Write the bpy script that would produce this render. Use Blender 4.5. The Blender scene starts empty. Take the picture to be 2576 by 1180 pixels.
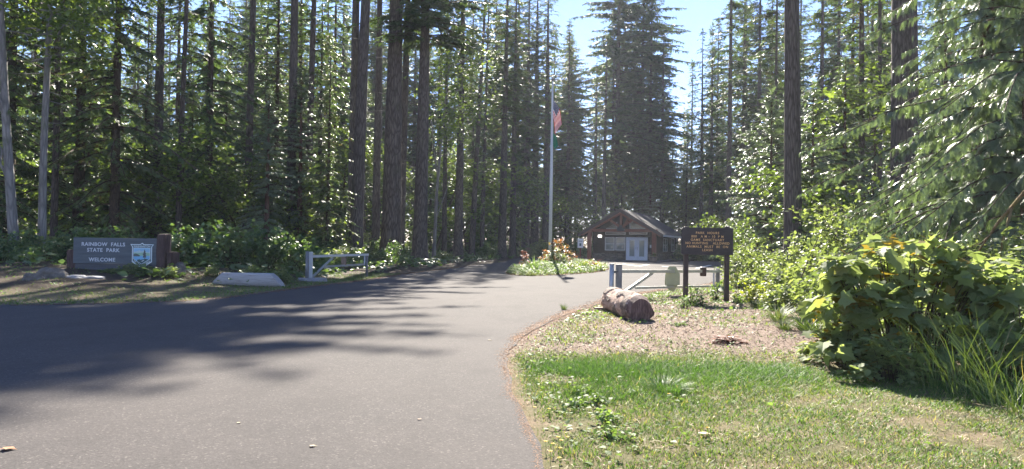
import bpy, bmesh, math, random
import numpy as np
from mathutils import Vector, Matrix, noise as mnoise
from mathutils.geometry import tessellate_polygon

S = bpy.context.scene
COL = S.collection
rad = math.radians
random.seed(7)

# ------------------------------------------------------------------ camera
F = 1873.0; CX, CY = 1287.5, 590.0          # focal length and centre on a 2575 px wide picture
PITCH, ROLL, EYE = rad(0.64), rad(0.9), 1.5
fw = np.array([0, math.cos(PITCH), math.sin(PITCH)])
up0 = np.array([0, -math.sin(PITCH), math.cos(PITCH)])
rt0 = np.array([1.0, 0, 0])
rt = rt0*math.cos(ROLL) + up0*math.sin(ROLL)
upv = -rt0*math.sin(ROLL) + up0*math.cos(ROLL)
EYEP = np.array([0, 0, EYE])
cam = bpy.data.cameras.new('camera'); camo = bpy.data.objects.new('camera', cam); COL.objects.link(camo)
cam.sensor_width = 36; cam.lens = 36*F/2575; cam.clip_end = 2000; cam.clip_start = 0.05
M = Matrix(((rt[0], upv[0], -fw[0], 0), (rt[1], upv[1], -fw[1], 0), (rt[2], upv[2], -fw[2], EYE), (0, 0, 0, 1)))
camo.matrix_world = M
S.camera = camo

def ray(px, py): return fw + rt*(px-CX)/F - upv*(py-CY)/F
def G(px, py, z=0.0):
    d = ray(px, py); t = (z-EYE)/d[2]
    return EYEP + d*t
def D(px, py, Y):
    d = ray(px, py); return EYEP + d*(Y/d[1])
def pxg(p):
    v = np.asarray(p)-EYEP; w = v@fw
    return CX+F*(v@rt)/w, CY-F*(v@upv)/w
def XG(px, Y):                    # ground X under a picture column at a given distance
    d = EYEP + ray(px, 611+(px-CX)*math.tan(ROLL)+F*EYE/Y)*0
    return (px-CX)/F*Y + (EYE)*math.tan(ROLL)*1.0

# ------------------------------------------------------------------ materials
def newmat(name):
    m = bpy.data.materials.new(name); m.use_nodes = True
    nt = m.node_tree; nt.nodes.clear()
    out = nt.nodes.new('ShaderNodeOutputMaterial')
    return m, nt, out
def N(nt, typ, **kw):
    n = nt.nodes.new(typ)
    for k, v in kw.items():
        if k.startswith('i_'):
            n.inputs[k[2:].replace('_', ' ')].default_value = v
        else: setattr(n, k, v)
    return n
def ramp(nt, fac, stops):
    r = nt.nodes.new('ShaderNodeValToRGB')
    while len(r.color_ramp.elements) < len(stops): r.color_ramp.elements.new(0.5)
    for e, (p, c) in zip(r.color_ramp.elements, stops):
        e.position = p; e.color = (*c, 1) if len(c) == 3 else c
    nt.links.new(fac, r.inputs[0]); return r.outputs[0]
def mixc(nt, fac, a, b, blend='MIX'):
    m = nt.nodes.new('ShaderNodeMix'); m.data_type = 'RGBA'; m.blend_type = blend
    for sock, v in ((m.inputs[0], fac), (m.inputs[6], a), (m.inputs[7], b)):
        if hasattr(v, 'links'): nt.links.new(v, sock)
        elif isinstance(v, (int, float)): sock.default_value = v
        else: sock.default_value = (*v, 1)
    return m.outputs[2]
def math_(nt, op, a, b=None, clamp=False):
    m = nt.nodes.new('ShaderNodeMath'); m.operation = op; m.use_clamp = clamp
    for s, v in zip(m.inputs, (a, b)):
        if v is None: continue
        if hasattr(v, 'links'): nt.links.new(v, s)
        else: s.default_value = v
    return m.outputs[0]
def noise(nt, vec, scale, detail=4, rough=0.55, out=0):
    n = N(nt, 'ShaderNodeTexNoise'); n.inputs['Scale'].default_value = scale
    n.inputs['Detail'].default_value = detail; n.inputs['Roughness'].default_value = rough
    if vec is not None: nt.links.new(vec, n.inputs['Vector'])
    return n.outputs[out]
def coords(nt, scale=(1, 1, 1), kind='Object'):
    t = N(nt, 'ShaderNodeTexCoord'); mp = N(nt, 'ShaderNodeMapping'); mp.inputs['Scale'].default_value = scale
    nt.links.new(t.outputs[kind], mp.inputs['Vector']); return mp.outputs[0]
def bump(nt, h, strength=0.4, dist=0.02):
    b = N(nt, 'ShaderNodeBump'); b.inputs['Strength'].default_value = strength; b.inputs['Distance'].default_value = dist
    nt.links.new(h, b.inputs['Height']); return b.outputs[0]
def princ(nt, out, color, rough=0.7, spec=0.4, metal=0.0, normal=None):
    p = N(nt, 'ShaderNodeBsdfPrincipled')
    for key, v in (('Base Color', color), ('Roughness', rough), ('Specular IOR Level', spec), ('Metallic', metal)):
        if hasattr(v, 'links'): nt.links.new(v, p.inputs[key])
        elif isinstance(v, (int, float)): p.inputs[key].default_value = v
        else: p.inputs[key].default_value = (*v, 1)
    if normal is not None: nt.links.new(normal, p.inputs['Normal'])
    if out is not None: nt.links.new(p.outputs[0], out.inputs[0])
    return p

def simple(name, col, rough=0.6, spec=0.4, metal=0.0, var=0.25, scale=8.0, bmp=0.15, stretch=(1, 1, 1), dist=0.01):
    m, nt, out = newmat(name)
    v = coords(nt, stretch)
    n = noise(nt, v, scale, 6, 0.65)
    lo = tuple(c*(1-var) for c in col); hi = tuple(min(1, c*(1+var)) for c in col)
    c = ramp(nt, n, [(0.3, lo), (0.7, hi)])
    rr = ramp(nt, noise(nt, v, scale*2.3, 3), [(0.3, (max(0, rough-0.1),)*3), (0.7, (min(1, rough+0.1),)*3)])
    princ(nt, out, c, rr, spec, metal, bump(nt, n, bmp, dist) if bmp else None)
    return m

def leafmat(name, lo, hi, trans, tfac=0.4, rough=0.45, spec=0.4, dead=None, deadat=0.97):
    m, nt, out = newmat(name)
    a = N(nt, 'ShaderNodeAttribute', attribute_name='tint')
    oi = N(nt, 'ShaderNodeObjectInfo')
    f = math_(nt, 'ADD', a.outputs['Fac'], math_(nt, 'MULTIPLY', math_(nt, 'SUBTRACT', oi.outputs['Random'], 0.5), 0.35), True)
    stops = [(0.0, lo), (0.9, hi)]
    if dead: stops = [(0.0, lo), (deadat-0.06, hi), (deadat, dead)]
    c = ramp(nt, f, stops)
    p = princ(nt, None, c, rough, spec)
    t = N(nt, 'ShaderNodeBsdfTranslucent')
    tc = mixc(nt, 1.0, c, trans, 'MULTIPLY'); nt.links.new(tc, t.inputs[0])
    mx = N(nt, 'ShaderNodeMixShader'); mx.inputs[0].default_value = tfac
    nt.links.new(p.outputs[0], mx.inputs[1]); nt.links.new(t.outputs[0], mx.inputs[2])
    nt.links.new(mx.outputs[0], out.inputs[0])
    return m

def barkmat(name, dark, light, moss=None, sc=1.0, mossamt=0.5):
    m, nt, out = newmat(name)
    v = coords(nt, (1, 1, 0.16))
    n1 = noise(nt, v, 9*sc, 8, 0.7); n2 = noise(nt, coords(nt, (1, 1, 0.5)), 1.3, 4)
    vo = N(nt, 'ShaderNodeTexVoronoi', feature='DISTANCE_TO_EDGE'); vo.inputs['Scale'].default_value = 11*sc
    wv = mixc(nt, 0.12, v, noise(nt, v, 6, 4, out=1)); nt.links.new(wv, vo.inputs['Vector'])
    ridge = math_(nt, 'MULTIPLY', vo.outputs['Distance'], 4.0, True)
    h = math_(nt, 'MULTIPLY', math_(nt, 'ADD', ridge, n1), 0.5)
    c = ramp(nt, h, [(0.15, dark), (0.75, light)])
    c = mixc(nt, math_(nt, 'MULTIPLY', n2, 0.55), c, tuple(x*0.55 for x in dark))
    if moss:
        k = ramp(nt, noise(nt, coords(nt, (1, 1, 0.35)), 1.7, 6, 0.7), [(0.52, (0,)*3), (0.66, (mossamt,)*3)])
        c = mixc(nt, k, c, moss)
    princ(nt, out, c, 0.9, 0.2, 0, bump(nt, h, 0.8, 0.03))
    return m

MAT = {}
MAT['fir'] = leafmat('fir_needles', (0.055, 0.085, 0.04), (0.13, 0.17, 0.075), (1.25, 1.4, 0.5), 0.42, 0.5, 0.35, (0.14, 0.10, 0.05), 0.99)
MAT['hemlock'] = leafmat('hemlock_needles', (0.07, 0.105, 0.05), (0.17, 0.22, 0.10), (1.2, 1.4, 0.55), 0.48, 0.36, 0.8, (0.16, 0.11, 0.06), 0.985)
MAT['cedar'] = leafmat('cedar_sprays', (0.095, 0.13, 0.075), (0.20, 0.25, 0.145), (1.1, 1.25, 0.6), 0.40, 0.34, 0.9)
MAT['maple'] = leafmat('maple_leaves', (0.08, 0.125, 0.035), (0.20, 0.26, 0.075), (1.2, 1.25, 0.5), 0.52, 0.45, 0.45)
MAT['thimble'] = leafmat('thimbleberry_leaves', (0.15, 0.20, 0.085), (0.29, 0.35, 0.165), (1.25, 1.25, 0.65), 0.56, 0.62, 0.2, (0.22, 0.16, 0.035), 0.985)
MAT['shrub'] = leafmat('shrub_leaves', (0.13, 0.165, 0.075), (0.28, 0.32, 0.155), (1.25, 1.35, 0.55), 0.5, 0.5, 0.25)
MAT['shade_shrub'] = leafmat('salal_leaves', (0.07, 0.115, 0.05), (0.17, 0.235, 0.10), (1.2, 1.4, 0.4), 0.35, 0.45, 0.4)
MAT['autumn'] = leafmat('reddening_leaves', (0.15, 0.15, 0.035), (0.40, 0.17, 0.08), (1.5, 1.2, 0.5), 0.45, 0.45, 0.4)
MAT['rust'] = leafmat('rusty_leaves', (0.16, 0.06, 0.035), (0.30, 0.12, 0.06), (1.3, 0.9, 0.5), 0.4, 0.5, 0.3)
MAT['yellowplant'] = leafmat('yellow_green_leaves', (0.13, 0.18, 0.03), (0.33, 0.36, 0.06), (1.5, 1.5, 0.4), 0.5, 0.45, 0.4)
MAT['fern'] = leafmat('fern_fronds', (0.05, 0.10, 0.025), (0.13, 0.21, 0.05), (1.3, 1.5, 0.4), 0.45, 0.45, 0.4)
MAT['weed'] = leafmat('weed_leaves', (0.10, 0.16, 0.055), (0.22, 0.30, 0.12), (1.2, 1.3, 0.5), 0.45, 0.6, 0.2)
MAT['tallgrass'] = leafmat('tall_grass_blades', (0.07, 0.12, 0.03), (0.24, 0.29, 0.09), (1.2, 1.3, 0.5), 0.25, 0.5, 0.2, (0.42, 0.32, 0.15), 0.86)
MAT['litter'] = leafmat('needle_litter', (0.20, 0.11, 0.06), (0.44, 0.25, 0.14), (1, 1, 1), 0.05, 0.8, 0.2)
MAT['chips'] = leafmat('bark_chips', (0.11, 0.072, 0.05), (0.38, 0.28, 0.205), (1, 1, 1), 0.03, 0.8, 0.2)
MAT['straw'] = leafmat('dry_straw', (0.30, 0.23, 0.12), (0.55, 0.46, 0.28), (1, 1, 1), 0.2, 0.7, 0.3)
MAT['petal'] = leafmat('yellow_petals', (0.70, 0.45, 0.02), (0.85, 0.62, 0.04), (1, 1, 1), 0.3, 0.5, 0.3)
MAT['bark'] = barkmat('fir_bark', (0.055, 0.042, 0.035), (0.19, 0.155, 0.13), (0.10, 0.105, 0.06), 1.0, 0.35)
MAT['bark_red'] = barkmat('reddish_bark', (0.06, 0.035, 0.025), (0.21, 0.12, 0.085), (0.10, 0.09, 0.06), 1.2, 0.25)
MAT['bark_pale'] = barkmat('alder_bark', (0.16, 0.15, 0.135), (0.34, 0.32, 0.29), (0.10, 0.12, 0.06), 0.7, 0.7)
MAT['twig'] = barkmat('twig_bark', (0.05, 0.036, 0.025), (0.14, 0.10, 0.07), (0.15, 0.14, 0.05), 2.0, 0.5)
MAT['mosstwig'] = barkmat('mossy_branch_bark', (0.12, 0.08, 0.04), (0.30, 0.21, 0.10), (0.25, 0.22, 0.07), 2.0, 0.8)

# grass uses a per blade colour
def grassmat():
    m, nt, out = newmat('grass_blades')
    a = N(nt, 'ShaderNodeAttribute', attribute_name='tint')
    c = ramp(nt, a.outputs['Fac'], [(0.0, (0.075, 0.165, 0.03)), (0.35, (0.125, 0.21, 0.04)), (0.62, (0.215, 0.235, 0.07)), (0.82, (0.30, 0.275, 0.115)), (1.0, (0.45, 0.36, 0.20))])
    p = princ(nt, None, c, 0.5, 0.22)
    t = N(nt, 'ShaderNodeBsdfTranslucent'); tc = mixc(nt, 1.0, c, (1.3, 1.35, 0.5), 'MULTIPLY'); nt.links.new(tc, t.inputs[0])
    mx = N(nt, 'ShaderNodeMixShader'); mx.inputs[0].default_value = 0.45
    nt.links.new(p.outputs[0], mx.inputs[1]); nt.links.new(t.outputs[0], mx.inputs[2]); nt.links.new(mx.outputs[0], out.inputs[0])
    return m
MAT['grass'] = grassmat()

def asphalt():
    m, nt, out = newmat('asphalt')
    v = coords(nt)
    vo = N(nt, 'ShaderNodeTexVoronoi'); vo.inputs['Scale'].default_value = 70; nt.links.new(v, vo.inputs['Vector'])
    sep = N(nt, 'ShaderNodeSeparateColor'); nt.links.new(vo.outputs['Color'], sep.inputs[0])
    c = ramp(nt, sep.outputs[0], [(0.0, (0.050, 0.046, 0.043)), (0.5, (0.080, 0.072, 0.067)), (0.93, (0.105, 0.094, 0.087)), (0.985, (0.21, 0.185, 0.165))])
    fine = noise(nt, v, 210, 3, 0.7)
    c = mixc(nt, 0.45, c, ramp(nt, fine, [(0.3, (0.042, 0.038, 0.035)), (0.7, (0.125, 0.114, 0.106))]))
    big = noise(nt, v, 0.35, 6, 0.6)
    c = mixc(nt, ramp(nt, big, [(0.35, (0.0,)*3), (0.7, (0.35,)*3)]), c, (0.115, 0.10, 0.09))
    mid = noise(nt, coords(nt, (1, 0.25, 1)), 1.8, 5, 0.65)
    c = mixc(nt, ramp(nt, mid, [(0.5, (0.0,)*3), (0.75, (0.3,)*3)]), c, (0.048, 0.044, 0.041))
    patch = noise(nt, coords(nt, (1, .6, 1)), 0.9, 8, 0.72)
    c = mixc(nt, ramp(nt, patch, [(0.48, (0.0,)*3), (0.62, (0.38,)*3)]), c, (0.062, 0.056, 0.052))
    pale = noise(nt, coords(nt, (1, 1, 1)), 4.5, 6, 0.75)
    c = mixc(nt, ramp(nt, pale, [(0.55, (0.0,)*3), (0.75, (0.4,)*3)]), c, (0.125, 0.112, 0.10))
    h = math_(nt, 'ADD', math_(nt, 'MULTIPLY', vo.outputs['Distance'], 1.0), fine)
    princ(nt, out, c, 0.92, 0.12, 0, bump(nt, h, 0.35, 0.006))
    return m
MAT['asphalt'] = asphalt()

def groundmat():
    m, nt, out = newmat('ground_soil')
    v = coords(nt)
    zone = N(nt, 'ShaderNodeAttribute', attribute_name='zone')
    sp = N(nt, 'ShaderNodeSeparateColor'); nt.links.new(zone.outputs['Color'], sp.inputs[0])
    n1 = noise(nt, v, 2.2, 8, 0.65); n2 = noise(nt, v, 14, 8, 0.7); n3 = noise(nt, v, 75, 4, 0.7)
    forest = ramp(nt, n2, [(0.3, (0.035, 0.026, 0.018)), (0.55, (0.085, 0.06, 0.04)), (0.75, (0.07, 0.085, 0.03))])
    mulch = ramp(nt, math_(nt, 'ADD', math_(nt, 'MULTIPLY', n2, 0.5), math_(nt, 'MULTIPLY', n3, 0.5)),
                 [(0.32, (0.075, 0.052, 0.036)), (0.48, (0.19, 0.135, 0.10)), (0.62, (0.30, 0.225, 0.17))])
    lawn = ramp(nt, n1, [(0.30, (0.075, 0.10, 0.03)), (0.50, (0.135, 0.125, 0.055)), (0.68, (0.25, 0.18, 0.12))])
    lawn = mixc(nt, math_(nt, 'MULTIPLY', n3, 0.6), lawn, (0.16, 0.12, 0.07))
    c = mixc(nt, sp.outputs[0], forest, lawn); c = mixc(nt, sp.outputs[1], c, mulch)
    princ(nt, out, c, 0.95, 0.15, 0, bump(nt, math_(nt, 'ADD', n2, n3), 0.6, 0.03))
    return m
MAT['ground'] = groundmat()
MAT['galv'] = simple('galvanised_steel', (0.42, 0.44, 0.45), 0.5, 0.5, 0.55, 0.18, 14, 0.05, (1, 1, 0.4))
MAT['galv_dark'] = simple('dull_galvanised_steel', (0.20, 0.20, 0.20), 0.6, 0.4, 0.3, 0.25, 9, 0.05, (1, 1, 0.4))
MAT['paintsteel'] = simple('weathered_painted_steel', (0.54, 0.55, 0.47), 0.55, 0.4, 0.1, 0.15, 10, 0.05)
MAT['whitesteel'] = simple('white_painted_steel', (0.62, 0.63, 0.62), 0.45, 0.45, 0.1, 0.1, 10, 0.03)
MAT['signback'] = simple('faded_yellow_sign_back', (0.44, 0.45, 0.27), 0.55, 0.4, 0.0, 0.1, 5, 0.02)
MAT['brown'] = simple('dark_brown_painted_wood', (0.040, 0.030, 0.030), 0.55, 0.4, 0, 0.3, 5, 0.25, (1, 1, 6), 0.004)
MAT['brownpost'] = simple('brown_painted_post', (0.050, 0.030, 0.026), 0.5, 0.4, 0, 0.3, 9, 0.25, (4, 4, 0.5), 0.004)
MAT['yellow'] = simple('routed_yellow_paint', (0.74, 0.46, 0.20), 0.6, 0.3, 0, 0.15, 20, 0)
MAT['greyboard'] = simple('grey_green_painted_board', (0.095, 0.115, 0.125), 0.6, 0.4, 0, 0.22, 3, 0.2, (0.4, 1, 5), 0.004)
MAT['greyboard2'] = simple('grey_brown_board', (0.085, 0.09, 0.098), 0.65, 0.35, 0, 0.25, 3, 0.25, (0.4, 1, 6), 0.004)
MAT['roughpost'] = simple('rough_hewn_post', (0.085, 0.055, 0.048), 0.8, 0.25, 0, 0.4, 7, 0.6, (3, 3, 0.5), 0.02)
MAT['letterwhite'] = simple('pale_sign_lettering', (0.62, 0.66, 0.68), 0.55, 0.3, 0, 0.06, 20, 0)
MAT['emb_dark'] = simple('emblem_dark_green', (0.045, 0.10, 0.10), 0.5, 0.4, 0, 0.1, 6, 0)
MAT['emb_white'] = simple('emblem_white', (0.72, 0.80, 0.80), 0.5, 0.4, 0, 0.05, 6, 0)
MAT['emb_sky'] = simple('emblem_sky_blue', (0.30, 0.53, 0.68), 0.5, 0.4, 0, 0.05, 6, 0)
MAT['emb_snow'] = simple('emblem_mountain', (0.50, 0.62, 0.62), 0.5, 0.4, 0, 0.05, 6, 0)
MAT['emb_meadow'] = simple('emblem_meadow_green', (0.32, 0.52, 0.36), 0.5, 0.4, 0, 0.08, 6, 0)
MAT['emb_lake'] = simple('emblem_lake_blue', (0.20, 0.47, 0.68), 0.5, 0.4, 0, 0.06, 6, 0)
MAT['emb_isle'] = simple('emblem_island', (0.10, 0.13, 0.11), 0.5, 0.4, 0, 0.1, 6, 0)
MAT['emb_tree'] = simple('emblem_tree', (0.09, 0.10, 0.10), 0.5, 0.4, 0, 0.1, 6, 0)
MAT['concrete'] = simple('concrete', (0.30, 0.29, 0.28), 0.85, 0.25, 0, 0.2, 6, 0.3)
MAT['rock'] = simple('mossy_rock', (0.16, 0.14, 0.115), 0.9, 0.2, 0, 0.5, 5, 0.6, (1, 1, 1), 0.03)
MAT['siding'] = None
MAT['timber'] = simple('reddish_timber', (0.24, 0.085, 0.055), 0.7, 0.2, 0, 0.25, 6, 0.2, (3, 3, 0.5))
MAT['darkiron'] = simple('dark_iron_plate', (0.03, 0.03, 0.035), 0.5, 0.4, 0.3, 0.2, 6, 0)
MAT['whitetrim'] = simple('white_window_trim', (0.70, 0.70, 0.68), 0.5, 0.4, 0, 0.06, 6, 0)
MAT['doorwhite'] = simple('pale_blue_white_door', (0.70, 0.74, 0.80), 0.45, 0.4, 0, 0.05, 6, 0)
MAT['redtape'] = simple('red_reflective_tape', (0.40, 0.10, 0.07), 0.4, 0.5, 0, 0.1, 8, 0)
MAT['whitetape'] = simple('white_reflective_tape', (0.72, 0.72, 0.68), 0.4, 0.5, 0, 0.08, 8, 0)
MAT['roadpaint'] = simple('worn_white_road_paint', (0.66, 0.65, 0.62), 0.7, 0.3, 0, 0.2, 7, 0)
MAT['brownbox'] = simple('dark_brown_steel', (0.07, 0.045, 0.035), 0.45, 0.45, 0.2, 0.25, 9, 0.05)
MAT['woodtag'] = simple('weathered_wood_tag', (0.26, 0.18, 0.13), 0.8, 0.3, 0, 0.25, 7, 0.2, (3, 3, 0.6))
MAT['posteyellow'] = simple('printed_notice', (0.45, 0.42, 0.36), 0.6, 0.3, 0, 0.25, 30, 0)
MAT['lampglow'] = None

def sidingmat():
    m, nt, out = newmat('dark_brown_lap_siding')
    t = N(nt, 'ShaderNodeTexCoord'); sx = N(nt, 'ShaderNodeSeparateXYZ'); nt.links.new(t.outputs['Object'], sx.inputs[0])
    saw = math_(nt, 'FRACT', math_(nt, 'MULTIPLY', sx.outputs[2], 6.0))
    n = noise(nt, coords(nt, (1, 1, 5)), 4, 6)
    c = ramp(nt, n, [(0.3, (0.018, 0.013, 0.012)), (0.7, (0.040, 0.028, 0.025))])
    princ(nt, out, c, 0.8, 0.08, 0, bump(nt, saw, 0.6, 0.02))
    return m
MAT['siding'] = sidingmat()
def stonemat():
    m, nt, out = newmat('ledge_stone')
    v = coords(nt, (2.2, 2.2, 6))
    vo = N(nt, 'ShaderNodeTexVoronoi'); vo.inputs['Scale'].default_value = 1.2; nt.links.new(v, vo.inputs['Vector'])
    ve = N(nt, 'ShaderNodeTexVoronoi', feature='DISTANCE_TO_EDGE'); ve.inputs['Scale'].default_value = 1.2; nt.links.new(v, ve.inputs['Vector'])
    s = N(nt, 'ShaderNodeSeparateColor'); nt.links.new(vo.outputs['Color'], s.inputs[0])
    c = ramp(nt, s.outputs[0], [(0, (0.07, 0.062, 0.055)), (0.5, (0.13, 0.11, 0.095)), (1, (0.19, 0.165, 0.14))])
    e = math_(nt, 'MULTIPLY', ve.outputs['Distance'], 8, True)
    c = mixc(nt, e, (0.035, 0.03, 0.028), c)
    princ(nt, out, c, 0.85, 0.2, 0, bump(nt, e, 0.6, 0.03)); return m
MAT['stone'] = stonemat()
def shinglemat():
    m, nt, out = newmat('dark_roof_shingles')
    v = coords(nt); br = N(nt, 'ShaderNodeTexBrick'); nt.links.new(v, br.inputs['Vector'])
    br.inputs['Scale'].default_value = 3.2; br.inputs['Color1'].default_value = (0.040, 0.033, 0.033, 1); br.inputs['Color2'].default_value = (0.075, 0.060, 0.055, 1)
    br.inputs['Mortar'].default_value = (0.025, 0.023, 0.023, 1); br.inputs['Mortar Size'].default_value = 0.025
    n = noise(nt, v, 1.5, 6)
    c = mixc(nt, math_(nt, 'MULTIPLY', n, 0.5), br.outputs[0], (0.11, 0.085, 0.07))
    princ(nt, out, c, 0.8, 0.3, 0, bump(nt, br.outputs['Fac'], 0.4, 0.02)); return m
MAT['shingle'] = shinglemat()
def glassmat(name, col):
    m, nt, out = newmat(name)
    c = ramp(nt, noise(nt, coords(nt), 1.6, 3), [(0.3, tuple(x*0.75 for x in col)), (0.7, col)])
    p = princ(nt, out, c, 0.08, 0.6); return m
MAT['pane'] = glassmat('window_glass_over_blind', (0.22, 0.26, 0.25))
MAT['darkpane'] = glassmat('dark_window_glass', (0.03, 0.035, 0.035))
MAT['doorpane'] = glassmat('door_glass', (0.26, 0.31, 0.31))
def glow():
    m, nt, out = newmat('lit_lamp_glass')
    e = N(nt, 'ShaderNodeEmission'); e.inputs[0].default_value = (1, 0.97, 0.9, 1); e.inputs[1].default_value = 1.2
    nt.links.new(e.outputs[0], out.inputs[0]); return m
MAT['lampglow'] = glow()
def logmat(name, stops, stretch, sc, patch=None):
    m, nt, out = newmat(name)
    v = coords(nt, stretch); n = noise(nt, v, sc, 9, 0.7)
    c = ramp(nt, n, stops)
    if patch:
        k = ramp(nt, noise(nt, coords(nt, (1, 0.7, 1)), 2.6, 7, 0.65), [(0.53, (0,)*3), (0.56, (1,)*3)])
        c = mixc(nt, k, c, ramp(nt, noise(nt, v, sc*2, 6), [(0.3, patch[0]), (0.7, patch[1])]))
    princ(nt, out, c, 0.85, 0.25, 0, bump(nt, n, 0.7, 0.03)); return m
MAT['log'] = logmat('peeling_log_bark', [(0.3, (0.20, 0.12, 0.08)), (0.5, (0.40, 0.27, 0.20)), (0.7, (0.50, 0.38, 0.30))], (2, 0.5, 2), 6)
MAT['logend'] = logmat('weathered_log_end', [(0.3, (0.05, 0.03, 0.025)), (0.5, (0.13, 0.08, 0.066)), (0.72, (0.30, 0.20, 0.165))], (6, 1, 1.2), 4)
MAT['logbark'] = logmat('dark_log_bark', [(0.3, (0.06, 0.045, 0.035)), (0.55, (0.17, 0.125, 0.10)), (0.75, (0.30, 0.235, 0.19))], (2, 1, 2), 9)
MAT['palelog'] = logmat('bleached_grey_log', [(0.25, (0.17, 0.155, 0.14)), (0.45, (0.38, 0.36, 0.34)), (0.75, (0.52, 0.50, 0.48))], (5, 0.5, 5), 5)

def flagmat():
    m, nt, out = newmat('striped_flag_cloth')
    uv = N(nt, 'ShaderNodeUVMap'); sx = N(nt, 'ShaderNodeSeparateXYZ'); nt.links.new(uv.outputs[0], sx.inputs[0])
    st = math_(nt, 'GREATER_THAN', math_(nt, 'FRACT', math_(nt, 'MULTIPLY', sx.outputs[1], 6.5)), 0.5)
    c = mixc(nt, st, (0.50, 0.035, 0.05), (0.72, 0.70, 0.70))
    cu = math_(nt, 'LESS_THAN', sx.outputs[0], 0.4); cv = math_(nt, 'LESS_THAN', sx.outputs[1], 0.54)
    can = math_(nt, 'MULTIPLY', cu, cv)
    du = math_(nt, 'ABSOLUTE', math_(nt, 'SUBTRACT', math_(nt, 'FRACT', math_(nt, 'MULTIPLY', sx.outputs[0], 22)), 0.5))
    dv = math_(nt, 'ABSOLUTE', math_(nt, 'SUBTRACT', math_(nt, 'FRACT', math_(nt, 'MULTIPLY', sx.outputs[1], 14)), 0.5))
    star = math_(nt, 'LESS_THAN', math_(nt, 'ADD', du, dv), 0.32)
    c2 = mixc(nt, star, (0.025, 0.035, 0.10), (0.7, 0.7, 0.7))
    c = mixc(nt, can, c, c2)
    p = princ(nt, None, c, 0.8, 0.2)
    t = N(nt, 'ShaderNodeBsdfTranslucent'); nt.links.new(c, t.inputs[0])
    mx = N(nt, 'ShaderNodeMixShader'); mx.inputs[0].default_value = 0.35
    nt.links.new(p.outputs[0], mx.inputs[1]); nt.links.new(t.outputs[0], mx.inputs[2]); nt.links.new(mx.outputs[0], out.inputs[0])
    return m
MAT['usflag'] = flagmat()
MAT['greenflag'] = simple('green_flag_cloth', (0.03, 0.20, 0.11), 0.8, 0.2, 0, 0.15, 4, 0)

# ------------------------------------------------------------------ object helpers
def link(o): COL.objects.link(o); return o
def tag(o, label=None, cat=None, group=None, kind=None):
    if label: o['label'] = label
    if cat: o['category'] = cat
    if group: o['group'] = group
    if kind: o['kind'] = kind
    return o
def empty(name, loc=(0, 0, 0), rz=0.0, label=None, cat=None, group=None):
    o = bpy.data.objects.new(name, None); link(o); o.location = loc; o.rotation_euler = (0, 0, rz)
    o.empty_display_size = 0.2
    return tag(o, label, cat, group)
def mesh_np(name, V, loops, starts, totals, mats, mi=None, tint=None, smooth=False):
    me = bpy.data.meshes.new(name)
    V = np.ascontiguousarray(V, dtype=np.float32); loops = np.asarray(loops, np.int32)
    me.vertices.add(len(V)); me.vertices.foreach_set('co', V.ravel())
    me.loops.add(len(loops)); me.loops.foreach_set('vertex_index', loops)
    me.polygons.add(len(starts)); me.polygons.foreach_set('loop_start', np.asarray(starts, np.int32))
    try: me.polygons.foreach_set('loop_total', np.asarray(totals, np.int32))
    except Exception: pass
    if mi is not None: me.polygons.foreach_set('material_index', np.asarray(mi, np.int32))
    for m in mats: me.materials.append(m)
    if tint is not None:
        a = me.attributes.new('tint', 'FLOAT', 'FACE'); a.data.foreach_set('value', np.asarray(tint, np.float32))
    if smooth: me.polygons.foreach_set('use_smooth', np.ones(len(starts), bool))
    me.update(calc_edges=True); me.validate()
    return me
def obj(name, me, parent=None):
    o = bpy.data.objects.new(name, me); link(o)
    if parent is not None: o.parent = parent
    return o

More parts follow.
